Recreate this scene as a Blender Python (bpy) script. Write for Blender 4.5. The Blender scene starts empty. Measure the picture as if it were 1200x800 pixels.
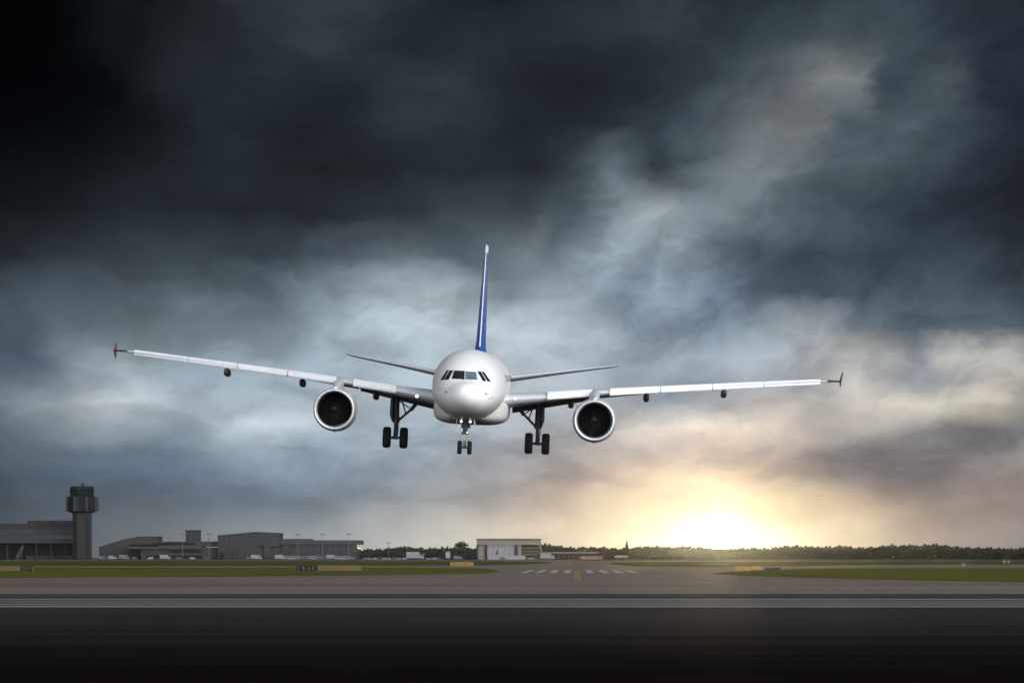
import bpy, math, random
import numpy as np
from mathutils import Vector, Matrix
from mathutils.bvhtree import BVHTree
random.seed(7); np.random.seed(7)
sc = bpy.context.scene
C = sc.collection

# ------------------------------------------------------------------ camera
CAM_H = 4.0; HORIZ = 650.0; F = 5000.0       # eye height, horizon row and focal length (in rows of a 1200 wide frame)
cam = bpy.data.objects.new('camera', bpy.data.cameras.new('camera')); C.objects.link(cam)
cam.location = (0, 0, CAM_H); cam.rotation_euler = (math.radians(90), 0, 0)
cam.data.lens = 150; cam.data.sensor_width = 36; cam.data.shift_y = (HORIZ-400)/1200
cam.data.clip_start = 1; cam.data.clip_end = 60000
sc.camera = cam
sc.render.engine = 'CYCLES'
sc.cycles.use_denoising = True
sc.cycles.max_bounces = 6; sc.cycles.volume_bounces = 0; sc.cycles.transparent_max_bounces = 8
sc.cycles.caustics_reflective = False; sc.cycles.caustics_refractive = False
sc.cycles.sample_clamp_indirect = 6
sc.view_settings.view_transform = 'Standard'; sc.view_settings.look = 'None'
sc.view_settings.exposure = 0; sc.view_settings.gamma = 1; sc.view_settings.use_curve_mapping = False

# ------------------------------------------------------------------ node helpers
class NT:
    def __init__(s, tree): s.t = tree; s.n = tree.nodes; s.l = tree.links
    def node(s, typ, **kw):
        n = s.n.new(typ)
        for k, v in kw.items(): setattr(n, k, v)
        return n
    def put(s, sock, v):
        if v is None: return
        if hasattr(v, 'is_output') or isinstance(v, bpy.types.NodeSocket): s.l.new(v, sock)
        else: sock.default_value = v
    def m(s, op, a, b=None, c=None, clamp=False):
        n = s.n.new('ShaderNodeMath'); n.operation = op; n.use_clamp = clamp
        s.put(n.inputs[0], a); s.put(n.inputs[1], b); s.put(n.inputs[2], c)
        return n.outputs[0]
    def rng(s, v, a, b, c=0.0, d=1.0, mode='LINEAR'):
        n = s.n.new('ShaderNodeMapRange'); n.interpolation_type = mode
        s.put(n.inputs[0], v)
        for i, x in enumerate((a, b, c, d)): n.inputs[i+1].default_value = x
        return n.outputs[0]
    def mix(s, f, a, b, blend='MIX'):
        n = s.n.new('ShaderNodeMix'); n.data_type = 'RGBA'; n.blend_type = blend
        s.put(n.inputs[0], f); s.put(n.inputs[6], a); s.put(n.inputs[7], b)
        return n.outputs[2]
    def xyz(s, x, y, z):
        n = s.n.new('ShaderNodeCombineXYZ'); s.put(n.inputs[0], x); s.put(n.inputs[1], y); s.put(n.inputs[2], z)
        return n.outputs[0]
    def noise(s, vec, scale=1.0, detail=4.0, rough=.5, dist=0.0):
        n = s.n.new('ShaderNodeTexNoise'); s.put(n.inputs['Vector'], vec)
        n.inputs['Scale'].default_value = scale; n.inputs['Detail'].default_value = detail
        n.inputs['Roughness'].default_value = rough; n.inputs['Distortion'].default_value = dist
        return n
def lin(c):
    c = c/255.0
    return c/12.92 if c <= .04045 else ((c+.055)/1.055)**2.4
def rgb(t, k=1.0): return (lin(t[0])*k, lin(t[1])*k, lin(t[2])*k, 1)

# ------------------------------------------------------------------ sky
# direction towards the hidden high sun that lights the place from over the viewer's right shoulder
SUN_DIR = Vector((0.58, -0.74, 0.38)).normalized()
SUN_EL = math.asin(SUN_DIR.z); SUN_AZ = math.atan2(SUN_DIR.x, SUN_DIR.y)

SKY = {   # cloud colours of the storm sky: elevation row -> list of (azimuth column, colour); 5000 units to the radian
0: [(0,(1,3,5)),(60,(2,4,6)),(130,(19,23,24)),(190,(20,24,28)),(250,(36,42,48)),(330,(44,54,62)),(380,(46,58,64)),(460,(42,52,60)),(540,(27,35,43)),(620,(30,38,46)),(700,(40,50,58)),(780,(46,58,64)),(850,(36,46,54)),(950,(46,58,66)),(1030,(56,68,75)),(1100,(44,54,62)),(1200,(34,42,50))],
50: [(0,(1,2,4)),(80,(3,6,8)),(120,(15,18,19)),(160,(19,22,24)),(210,(32,34,40)),(300,(38,46,54)),(370,(48,58,64)),(420,(42,52,60)),(470,(33,42,50)),(560,(36,46,53)),(680,(36,46,54)),(720,(42,50,58)),(800,(46,58,66)),(900,(52,64,70)),(960,(68,80,84)),(1030,(66,78,84)),(1100,(46,56,65)),(1200,(36,44,54))],
100: [(0,(1,2,5)),(100,(3,6,10)),(140,(13,17,19)),(190,(28,34,42)),(300,(36,46,54)),(360,(32,42,50)),(410,(30,40,48)),(500,(46,58,64)),(560,(40,50,57)),(620,(30,36,44)),(690,(30,32,42)),(760,(36,46,54)),(820,(54,66,72)),(880,(72,82,86)),(930,(98,104,108)),(960,(116,120,120)),(1000,(118,122,120)),(1022,(108,114,114)),(1040,(64,76,84)),(1080,(66,78,84)),(1120,(74,84,90)),(1160,(42,52,62)),(1200,(38,46,56))],
150: [(0,(2,3,6)),(110,(6,10,12)),(170,(15,19,22)),(190,(21,25,31)),(260,(32,42,50)),(330,(28,34,42)),(400,(28,34,42)),(450,(38,50,56)),(520,(42,54,60)),(600,(30,40,48)),(700,(32,42,50)),(760,(44,56,64)),(800,(62,74,82)),(860,(92,100,104)),(920,(118,120,118)),(960,(108,112,112)),(975,(78,88,95)),(1000,(68,80,88)),(1060,(78,90,96)),(1100,(62,74,82)),(1150,(46,56,66)),(1200,(34,42,52))],
200: [(0,(10,14,16)),(100,(14,20,24)),(180,(26,30,36)),(260,(32,42,50)),(330,(30,34,40)),(400,(32,36,42)),(480,(32,40,48)),(560,(34,42,48)),(640,(38,46,52)),(680,(62,74,80)),(720,(92,104,108)),(745,(84,96,102)),(775,(54,66,74)),(810,(80,92,98)),(850,(112,120,120)),(900,(120,130,132)),(960,(90,102,108)),(1010,(80,92,98)),(1060,(66,78,86)),(1120,(46,56,66)),(1200,(30,34,42))],
250: [(0,(18,22,26)),(80,(24,28,34)),(160,(30,38,46)),(300,(32,36,44)),(420,(34,42,50)),(500,(46,56,62)),(560,(62,72,76)),(620,(64,74,80)),(680,(78,92,98)),(710,(120,132,132)),(740,(148,156,152)),(775,(146,152,146)),(800,(128,138,138)),(830,(116,128,130)),(860,(100,114,116)),(920,(88,100,108)),(960,(70,84,92)),(1040,(52,64,73)),(1100,(42,52,62)),(1200,(26,29,36))],
300: [(0,(30,36,42)),(80,(40,48,56)),(180,(50,60,66)),(280,(44,54,62)),(360,(56,68,76)),(430,(84,96,104)),(480,(88,100,104)),(540,(72,86,92)),(580,(94,106,110)),(620,(118,126,128)),(650,(98,110,114)),(680,(120,134,140)),(720,(140,152,156)),(760,(116,130,138)),(800,(134,148,154)),(830,(102,116,124)),(860,(76,90,98)),(920,(60,72,82)),(1000,(52,62,72)),(1060,(46,56,66)),(1140,(44,54,63)),(1200,(34,42,50))],
350: [(0,(58,68,76)),(60,(62,74,82)),(140,(68,78,84)),(220,(76,88,92)),(320,(84,98,102)),(370,(112,126,130)),(400,(118,128,130)),(440,(148,156,154)),(510,(160,164,160)),(560,(140,146,144)),(590,(104,118,124)),(620,(112,124,130)),(660,(134,144,146)),(700,(128,140,146)),(740,(112,128,140)),(780,(130,146,154)),(810,(104,122,136)),(860,(84,100,114)),(920,(68,82,92)),(990,(54,68,78)),(1050,(66,80,88)),(1120,(60,72,80)),(1200,(52,62,70))],
385: [(0,(66,80,92)),(50,(72,84,96)),(100,(90,100,106)),(200,(98,108,110)),(300,(112,124,128)),(400,(140,152,154)),(470,(172,180,176)),(540,(166,172,170)),(600,(172,176,174)),(660,(166,172,170)),(690,(166,170,166)),(730,(128,142,150)),(780,(116,130,142)),(830,(100,116,128)),(880,(112,124,132)),(940,(140,144,144)),(1000,(112,120,126)),(1050,(78,90,98)),(1120,(76,88,96)),(1200,(74,82,88))],
415: [(0,(62,76,90)),(60,(76,92,104)),(110,(124,132,132)),(160,(122,130,130)),(260,(118,130,136)),(400,(146,158,160)),(500,(160,170,168)),(600,(170,174,172)),(700,(150,158,160)),(780,(136,146,150)),(850,(142,150,154)),(920,(150,154,156)),(960,(150,152,152)),(990,(170,168,160)),(1030,(160,158,152)),(1070,(126,130,134)),(1100,(160,156,148)),(1150,(160,156,146)),(1200,(152,148,140))],
445: [(0,(76,90,100)),(60,(98,110,116)),(130,(146,152,150)),(190,(138,150,154)),(280,(136,150,156)),(400,(150,162,166)),(520,(164,172,172)),(600,(168,172,172)),(700,(150,156,160)),(760,(130,142,152)),(840,(134,142,150)),(920,(148,150,154)),(960,(164,162,158)),(1000,(178,174,166)),(1030,(150,150,148)),(1070,(128,132,136)),(1110,(136,138,138)),(1150,(160,154,146)),(1200,(172,166,154))],
470: [(0,(104,114,118)),(60,(140,144,142)),(110,(170,170,162)),(160,(172,172,166)),(220,(154,160,160)),(300,(150,160,162)),(400,(158,166,168)),(520,(160,168,172)),(640,(160,164,168)),(720,(150,152,156)),(790,(138,144,152)),(850,(150,148,150)),(900,(170,164,158)),(960,(168,162,154)),(1000,(188,180,168)),(1060,(186,178,164)),(1110,(190,182,166)),(1160,(200,190,172)),(1200,(160,154,146))],
500: [(0,(94,102,106)),(60,(118,126,128)),(140,(140,146,146)),(200,(132,142,146)),(240,(150,156,156)),(300,(176,180,176)),(345,(176,180,174)),(400,(152,162,168)),(500,(150,162,170)),(600,(158,162,168)),(680,(164,162,162)),(730,(190,180,168)),(800,(200,188,172)),(850,(206,194,176)),(900,(196,184,168)),(950,(166,158,150)),(1000,(160,154,146)),(1060,(146,142,138)),(1110,(130,128,128)),(1160,(106,106,110)),(1200,(110,110,112))],
530: [(0,(70,80,88)),(60,(84,98,108)),(140,(90,108,122)),(220,(98,118,132)),(300,(130,144,152)),(370,(130,146,156)),(440,(146,158,164)),(560,(154,158,164)),(640,(158,156,158)),(700,(166,160,156)),(760,(180,170,160)),(820,(178,166,156)),(860,(160,150,144)),(920,(142,134,134)),(980,(124,120,124)),(1040,(116,114,120)),(1100,(114,112,116)),(1160,(112,110,114)),(1200,(130,126,124))],
560: [(0,(58,70,80)),(60,(66,84,98)),(160,(70,92,112)),(240,(84,104,122)),(320,(106,124,138)),(400,(118,132,146)),(500,(140,146,152)),(600,(158,154,154)),(680,(176,164,156)),(740,(196,180,164)),(800,(210,192,168)),(860,(190,170,152)),(920,(156,144,138)),(980,(112,106,110)),(1040,(106,102,108)),(1100,(112,106,112)),(1130,(130,122,122)),(1200,(144,134,128))],
590: [(0,(64,70,76)),(80,(74,84,92)),(160,(84,92,98)),(260,(96,104,110)),(360,(108,116,122)),(460,(132,136,138)),(560,(162,156,150)),(640,(190,176,162)),(700,(206,190,168)),(760,(200,182,152)),(800,(198,180,148)),(850,(196,178,146)),(900,(192,176,146)),(950,(190,172,146)),(1010,(176,158,142)),(1080,(148,136,130)),(1140,(154,142,134)),(1200,(146,136,130))],
615: [(0,(72,76,78)),(80,(84,88,90)),(160,(98,102,102)),(260,(116,118,116)),(360,(136,136,132)),(460,(170,164,154)),(560,(204,192,174)),(640,(212,200,178)),(700,(210,196,168)),(760,(202,186,154)),(840,(196,178,146)),(900,(196,178,148)),(950,(200,184,154)),(1010,(206,190,162)),(1060,(180,166,148)),(1120,(160,148,140)),(1200,(146,138,134))],
640: [(0,(74,78,78)),(100,(98,100,98)),(200,(116,118,114)),(300,(140,138,132)),(400,(166,160,148)),(500,(196,188,172)),(560,(210,200,180)),(640,(216,204,180)),(720,(210,198,170)),(800,(200,186,156)),(860,(200,186,154)),(920,(200,186,156)),(980,(204,190,162)),(1040,(190,178,158)),(1120,(162,152,144)),(1200,(140,134,132))],
}
w = bpy.data.worlds.new('World'); sc.world = w; w.use_nodes = True
w.cycles.sampling_method = 'MANUAL'; w.cycles.sample_map_resolution = 4096
T = NT(w.node_tree); T.n.clear()
geo = T.node('ShaderNodeTexCoord').outputs['Generated']
sep = T.node('ShaderNodeSeparateXYZ'); T.l.new(geo, sep.inputs[0])
dx, dy, dz = sep.outputs
AZ = T.m('ARCTAN2', dx, dy)
EL = T.m('ARCSINE', dz)
PX0 = T.m('MULTIPLY_ADD', AZ, F, 600.0)
PY0 = T.m('MULTIPLY_ADD', EL, -F, HORIZ)
# cloud turbulence: warp the cloud field with two octaves of noise
wa = T.noise(T.xyz(T.m('DIVIDE', PX0, 110.0), T.m('DIVIDE', PY0, 70.0), 0.0), 1, 7, .6)
sa = T.node('ShaderNodeSeparateXYZ'); T.l.new(wa.outputs['Color'], sa.inputs[0])
calm = T.rng(PY0, 520, 640, 1.0, .3)
ampx = T.m('MULTIPLY', calm, 100.0); ampy = T.m('MULTIPLY', calm, 46.0)
PX = T.m('ADD', PX0, T.m('MULTIPLY', T.m('SUBTRACT', sa.outputs[0], .5), ampx))
PY = T.m('ADD', PY0, T.m('MULTIPLY', T.m('SUBTRACT', sa.outputs[1], .5), ampy))
tt = T.m('DIVIDE', PX, 1200.0)
rows = sorted(SKY)
col = None
for i, r in enumerate(rows):
    cr = T.node('ShaderNodeValToRGB'); ramp = cr.color_ramp; ramp.interpolation = 'CARDINAL' if r < 540 else 'LINEAR'
    st = SKY[r]
    while len(ramp.elements) < len(st): ramp.elements.new(.5)
    for e, (x, c) in zip(ramp.elements, st): e.position = x/1200
    for e, (x, c) in zip(ramp.elements, st): e.color = rgb(c)
    T.l.new(tt, cr.inputs[0])
    if col is None: col = cr.outputs[0]
    else: col = T.mix(T.rng(PY, rows[i-1], r), col, cr.outputs[0])
# wisps: fine brightness detail, drawn out along the wind
ca, sa_ = math.cos(math.radians(-24)), math.sin(math.radians(-24))
ur = T.m('ADD', T.m('MULTIPLY', PX, ca), T.m('MULTIPLY', PY, sa_))
vr = T.m('SUBTRACT', T.m('MULTIPLY', PY, ca), T.m('MULTIPLY', PX, sa_))
tilt = T.rng(PX0, 450, 800)
tilt = T.m('MULTIPLY', tilt, T.rng(PY0, 520, 400))
fa = T.noise(T.xyz(T.m('DIVIDE', ur, 92.0), T.m('DIVIDE', vr, 58.0), 3.0), 1, 10, .6, .25)
fb_ = T.noise(T.xyz(T.m('DIVIDE', PX, 115.0), T.m('DIVIDE', PY, 52.0), 7.0), 1, 10, .58, .25)
fi = T.m('ADD', T.m('MULTIPLY', fa.outputs[0], tilt), T.m('MULTIPLY', fb_.outputs[0], T.m('SUBTRACT', 1.0, tilt)))
fi = T.rng(fi, .34, .66, .27, .73, 'SMOOTHSTEP')     # crisper cloud edges
amp = T.m('MULTIPLY', T.m('MULTIPLY', T.rng(PX0, 0, 620, .3, .55), T.rng(PY0, 560, 630, 1.0, .35)), T.rng(PY0, 180, 330, .72, 1.0))
det = T.m('MULTIPLY_ADD', T.m('SUBTRACT', fi, .5), T.m('MULTIPLY', amp, 2.0), 1.0)
warm = T.m('MULTIPLY', T.rng(PY0, 430, 560, 0, 1), T.rng(PX0, 350, 650, 0, 1))
tint = T.mix(T.rng(PY0, 220, 360), (1.0, 1.0, 1.02, 1), (1.32, 1.32, 1.35, 1))
tint = T.mix(warm, tint, (1.06, 1.03, 1.0, 1))
bw = T.node('ShaderNodeRGBToBW'); T.l.new(col, bw.inputs[0])
grey = T.mix(1.0, T.xyz(bw.outputs[0], bw.outputs[0], bw.outputs[0]), (.77, 1.0, 1.19, 1), 'MULTIPLY')
col = T.mix(T.m('MULTIPLY', T.m('MULTIPLY', T.m('SUBTRACT', 1.0, warm), .5), T.rng(PX0, 760, 980, 1.0, .35)), col, grey)
col = T.mix(1.0, col, tint, 'MULTIPLY')
col = T.mix(1.0, col, T.xyz(det, det, det), 'MULTIPLY')
# the break in the cloud where the light comes through
def gauss(cx, cy, sx, sy):
    a = T.m('DIVIDE', T.m('SUBTRACT', PX0, cx), sx); b = T.m('DIVIDE', T.m('SUBTRACT', PY0, cy), sy)
    r2 = T.m('ADD', T.m('MULTIPLY', a, a), T.m('MULTIPLY', b, b))
    return T.m('EXPONENT', T.m('MULTIPLY', r2, -1.0))
g1 = T.m('MULTIPLY', gauss(842, 622, 15, 7), 1450.0)
g2 = T.m('MULTIPLY', gauss(838, 631, 92, 20), .5)
g3 = T.m('MULTIPLY', gauss(830, 640, 270, 24), .17)
gl = T.mix(1.0, T.xyz(1, .8, .46), T.xyz(g1, g1, g1), 'MULTIPLY')
gl2 = T.mix(1.0, T.xyz(1, .93, .74), T.xyz(T.m('ADD', g2, g3), T.m('ADD', g2, g3), T.m('ADD', g2, g3)), 'MULTIPLY')
col = T.mix(1.0, col, gl, 'ADD'); col = T.mix(1.0, col, gl2, 'ADD')
# the rest of the dome: slate cloud overhead, plus a bright patch added behind the viewer to light the aircraft's front
gn = T.noise(geo, 3.2, 7, .6, .4)
over = T.mix(T.rng(gn.outputs[0], .38, .66), (.035, .042, .05, 1), (.16, .18, .2, 1))
over = T.mix(T.rng(EL, .0, .3), (.2, .21, .22, 1), over)
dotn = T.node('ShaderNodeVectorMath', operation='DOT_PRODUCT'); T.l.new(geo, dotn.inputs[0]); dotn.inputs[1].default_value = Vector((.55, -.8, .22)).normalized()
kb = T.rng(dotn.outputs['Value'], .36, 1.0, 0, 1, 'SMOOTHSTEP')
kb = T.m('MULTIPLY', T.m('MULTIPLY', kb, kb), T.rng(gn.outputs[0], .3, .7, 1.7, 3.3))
fill_band = T.m('MULTIPLY', T.rng(EL, .0, .34, 4.2, 0), T.rng(dy, .1, -.5))    # glow added low behind the viewer to brighten the aircraft's underside
kb = T.m('ADD', kb, fill_band)
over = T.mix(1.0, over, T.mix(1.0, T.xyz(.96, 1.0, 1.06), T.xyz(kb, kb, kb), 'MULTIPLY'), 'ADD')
inside = T.m('MULTIPLY', T.rng(T.m('ABSOLUTE', AZ), .16, .36, 1, 0, 'SMOOTHSTEP'), T.rng(EL, .14, .28, 1, 0, 'SMOOTHSTEP'))
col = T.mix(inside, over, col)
# clear sky above the clouds, only a little of it comes through
nish = T.node('ShaderNodeTexSky', sky_type='NISHITA', sun_disc=False)
nish.sun_elevation = SUN_EL; nish.sun_rotation = SUN_AZ
bgn = T.node('ShaderNodeBackground'); T.l.new(nish.outputs[0], bgn.inputs[0]); bgn.inputs[1].default_value = .05
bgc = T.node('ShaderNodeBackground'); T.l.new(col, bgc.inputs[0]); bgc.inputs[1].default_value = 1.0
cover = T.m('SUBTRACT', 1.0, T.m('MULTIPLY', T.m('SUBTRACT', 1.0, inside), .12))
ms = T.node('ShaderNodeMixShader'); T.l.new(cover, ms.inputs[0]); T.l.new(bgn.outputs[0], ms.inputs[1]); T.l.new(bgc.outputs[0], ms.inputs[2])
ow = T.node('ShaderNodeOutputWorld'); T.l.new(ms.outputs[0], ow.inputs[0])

sun = bpy.data.objects.new('sun', bpy.data.lights.new('sun', 'SUN')); C.objects.link(sun)
sun.data.energy = 1.5; sun.data.angle = math.radians(24); sun.data.color = (1, .97, .93)
sun.rotation_euler = SUN_DIR.to_track_quat('Z', 'Y').to_euler()

# ------------------------------------------------------------------ materials
MATS = {}
def mat(name, c, rough=.6, metal=0, var=.12, scale=1.0, coat=0, spec=.5, emit=None, estr=0, stretch=None, c2=None, coords='Object', bump=0):
    if name in MATS: return MATS[name]
    m = bpy.data.materials.new(name); m.use_nodes = True
    t = NT(m.node_tree); b = t.n['Principled BSDF']
    tc = t.node('ShaderNodeTexCoord').outputs[coords]
    mp = t.node('ShaderNodeMapping'); t.l.new(tc, mp.inputs[0])
    if stretch: mp.inputs['Scale'].default_value = stretch
    nz = t.noise(mp.outputs[0], scale, 6, .6)
    hi = c2 if c2 else tuple(min(1, x*(1+var)) for x in c)
    lo = c if c2 else tuple(x*(1-var) for x in c)
    t.l.new(t.mix(t.rng(nz.outputs[0], .32, .68), lo+(1,), hi+(1,)), b.inputs['Base Color'])
    t.l.new(t.rng(nz.outputs[0], .3, .7, max(0, rough-.06), min(1, rough+.06)), b.inputs['Roughness'])
    b.inputs['Metallic'].default_value = metal; b.inputs['Coat Weight'].default_value = coat
    b.inputs['Coat Roughness'].default_value = .12; b.inputs['Specular IOR Level'].default_value = spec
    if bump:
        bn = t.node('ShaderNodeBump'); bn.inputs['Strength'].default_value = bump; bn.inputs['Distance'].default_value = .05
        t.l.new(nz.outputs[0], bn.inputs['Height']); t.l.new(bn.outputs[0], b.inputs['Normal'])
    if emit:
        b.inputs['Emission Color'].default_value = emit+(1,); b.inputs['Emission Strength'].default_value = estr
    MATS[name] = m; return m

# aircraft skin: white paint, soot and oil streaks along the belly, faint frame joints
def skin_mat():
    m = bpy.data.materials.new('aircraft_white'); m.use_nodes = True
    t = NT(m.node_tree); b = t.n['Principled BSDF']
    tc = t.node('ShaderNodeTexCoord').outputs['Object']
    s = t.node('ShaderNodeSeparateXYZ'); t.l.new(tc, s.inputs[0])
    mp = t.node('ShaderNodeMapping'); t.l.new(tc, mp.inputs[0]); mp.inputs['Scale'].default_value = (2.2, .25, 2.2)
    nz = t.noise(mp.outputs[0], 1.0, 6, .65)
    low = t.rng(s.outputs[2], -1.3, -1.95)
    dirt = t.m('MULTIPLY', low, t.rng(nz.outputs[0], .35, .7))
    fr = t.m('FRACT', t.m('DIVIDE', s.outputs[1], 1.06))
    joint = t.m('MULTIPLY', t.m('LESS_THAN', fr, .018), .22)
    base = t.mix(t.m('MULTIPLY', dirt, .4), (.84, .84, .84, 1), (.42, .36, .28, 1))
    base = t.mix(joint, base, (.3, .3, .3, 1))
    t.l.new(base, b.inputs['Base Color'])
    b.inputs['Roughness'].default_value = .42; b.inputs['Coat Weight'].default_value = .1; b.inputs['Coat Roughness'].default_value = .1
    return m
M_skin = skin_mat()
M_fair = mat('belly_grey', (.62, .59, .55), .4, var=.18, scale=.8)
M_wing = mat('wing_grey', (.58, .6, .64), .4, var=.08, scale=.5)
M_under = mat('wing_underside', (.2, .2, .21), .5, var=.15, scale=.6)
M_slat = mat('slat_paint', (.74, .76, .78), .32, var=.05, scale=.8, coat=.2)
M_lip = mat('inlet_lip_metal', (.8, .8, .82), .38, metal=.5, var=.04, scale=1)
M_cowl = mat('engine_cowl', (.62, .63, .66), .35, var=.06, scale=1, coat=.2)
M_duct = mat('inlet_duct', (.012, .012, .013), .7, var=.2, scale=3, spec=.2)
M_blade = mat('fan_blade', (.005, .005, .0055), .55, metal=0, var=.2, scale=4)
M_spin = mat('spinner_grey', (.012, .012, .013), .5, var=.2, scale=4)
M_swirl = mat('spinner_mark', (.07, .07, .07), .5)
M_blue = mat('tail_blue', (.012, .075, .42), .3, var=.08, scale=.6, coat=.3)
t = NT(M_blue.node_tree); b = t.n['Principled BSDF']; old = b.inputs['Base Color'].links[0].from_socket     # base colour turns to a paler blue up the fin
sp = t.node('ShaderNodeSeparateXYZ'); t.l.new(t.node('ShaderNodeTexCoord').outputs['Object'], sp.inputs[0])
t.l.new(t.mix(t.rng(sp.outputs[2], 2.6, 7.0), old, (.1, .15, .34, 1)), b.inputs['Base Color'])
M_white = mat('gloss_white', (.8, .8, .8), .3, var=.03, scale=1, coat=.2)
M_win = mat('cockpit_glass', (.012, .016, .02), .08, var=.2, scale=1, spec=.8)
M_winl = mat('cockpit_glass_reflection', (.1, .15, .18), .12, var=.4, scale=2.5, spec=.8)  # sky reflection painted in as a paler blue base colour
M_frame = mat('window_frame', (.6, .62, .64), .5)
M_gear = mat('gear_steel', (.05, .05, .052), .5, metal=.2, var=.25, scale=5)
M_gearl = mat('gear_light', (.32, .32, .32), .4, var=.15, scale=5)
M_tyre = mat('tyre_rubber', (.012, .012, .012), .85, var=.2, scale=6, spec=.2)
M_rim = mat('wheel_rim', (.12, .12, .12), .5, var=.2, scale=6)
M_fence = mat('wing_fence_red', (.2, .045, .07), .4)
M_navg = mat('nav_glass_green', (.03, .08, .05), .2)
M_navr = mat('nav_glass_dark', (.08, .05, .04), .2)
M_fairb = mat('flap_fairing_grey', (.13, .115, .11), .5, var=.2, scale=2)
M_lamp = mat('landing_lamp', (1, 1, 1), .2, emit=(1, .93, .78), estr=3)
M_lamp2 = mat('landing_lamp_soft', (1, 1, 1), .2, emit=(1, .85, .6), estr=1.1)

# ------------------------------------------------------------------ mesh helpers
class MB:
    def __init__(s): s.v = []; s.f = []
    def add(s, vs, fs):
        o = len(s.v); s.v += [tuple(v) for v in vs]; s.f += [tuple(i+o for i in f) for f in fs]; return s
    def box(s, x0, x1, y0, y1, z0, z1):
        vs = [(x, y, z) for z in (z0, z1) for y in (y0, y1) for x in (x0, x1)]
        return s.add(vs, [(0,2,3,1),(4,5,7,6),(0,1,5,4),(2,6,7,3),(0,4,6,2),(1,3,7,5)])
    def tube(s, p0, p1, r0, r1=None, n=12, cap=True):
        r1 = r0 if r1 is None else r1
        p0 = Vector(p0); p1 = Vector(p1); d = (p1-p0).normalized()
        a = d.orthogonal().normalized(); b = d.cross(a)
        vs = []
        for p, r in ((p0, r0), (p1, r1)):
            for i in range(n):
                t = 2*math.pi*i/n; vs.append(p+(a*math.cos(t)+b*math.sin(t))*r)
        fs = [(i, (i+1) % n, n+(i+1) % n, n+i) for i in range(n)]
        if cap: fs += [tuple(range(n))[::-1], tuple(range(n, 2*n))]
        return s.add(vs, fs)
    def loft(s, rings, closed=True, cap=True):
        n = len(rings[0]); vs = [v for r in rings for v in r]; fs = []
        for k in range(len(rings)-1):
            for i in range(n if closed else n-1):
                j = (i+1) % n; fs.append((k*n+i, k*n+j, (k+1)*n+j, (k+1)*n+i))
        if cap and closed: fs += [tuple(range(n))[::-1], tuple(range((len(rings)-1)*n, len(rings)*n))]
        return s.add(vs, fs)
    def lathe(s, prof, c, axis='y', n=40, cap=True):   # prof: (along, radius)
        rings = []
        for a, r in prof:
            ring = []
            for i in range(n):
                t = 2*math.pi*i/n; u, w_ = r*math.cos(t), r*math.sin(t)
                ring.append((c[0]+u, c[1]+a, c[2]+w_) if axis == 'y' else ((c[0]+a, c[1]+u, c[2]+w_) if axis == 'x' else (c[0]+u, c[1]+w_, c[2]+a)))
            rings.append(ring)
        return s.loft(rings, cap=cap)
    def ell(s, c, r, n=10, m=7, jit=0, rnd=random):
        rings = []
        for k in range(m+1):
            th = math.pi*k/m; q = max(.02, math.sin(th))
            rings.append([(c[0]+r[0]*q*math.cos(2*math.pi*i/n)*(1+jit*(rnd.random()-.5)), c[1]+r[1]*q*math.sin(2*math.pi*i/n)*(1+jit*(rnd.random()-.5)), c[2]-r[2]*math.cos(th)*(1+jit*(rnd.random()-.5)*.5)) for i in range(n)])
        return s.loft(rings)
    def build(s, name, m, parent=None, smooth=False, angle=40):
        me = bpy.data.meshes.new(name); me.from_pydata(s.v, [], s.f); me.update()
        import bmesh
        bm = bmesh.new(); bm.from_mesh(me); bmesh.ops.recalc_face_normals(bm, faces=bm.faces); bm.to_mesh(me); bm.free()
        for mm in (m if isinstance(m, (list, tuple)) else [m]): me.materials.append(mm)
        if smooth:
            for p in me.polygons: p.use_smooth = True
            try: me.set_sharp_from_angle(angle=math.radians(angle))
            except Exception: pass
        o = bpy.data.objects.new(name, me); C.objects.link(o)
        if parent: o.parent = parent
        return o
def empty(name, loc, label, cat, group=None):
    o = bpy.data.objects.new(name, None); C.objects.link(o); o.location = loc
    return tag(o, label, cat, group)
def tag(o, label=None, cat=None, group=None, kind=None):
    for k, v in (('label', label), ('category', cat), ('group', group), ('kind', kind)):
        if v: o[k] = v
    return o
def copy_tree(o, parent=None):
    c = o.copy(); C.objects.link(c); c.parent = parent
    for ch in [x for x in o.children]: copy_tree(ch, c)
    return c
def P(px, py, d): return Vector(((px-600)*d/F, d, CAM_H+(HORIZ-py)*d/F))
def gd(py): return F*CAM_H/(py-HORIZ)      # distance at which a ground point has this row

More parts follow.
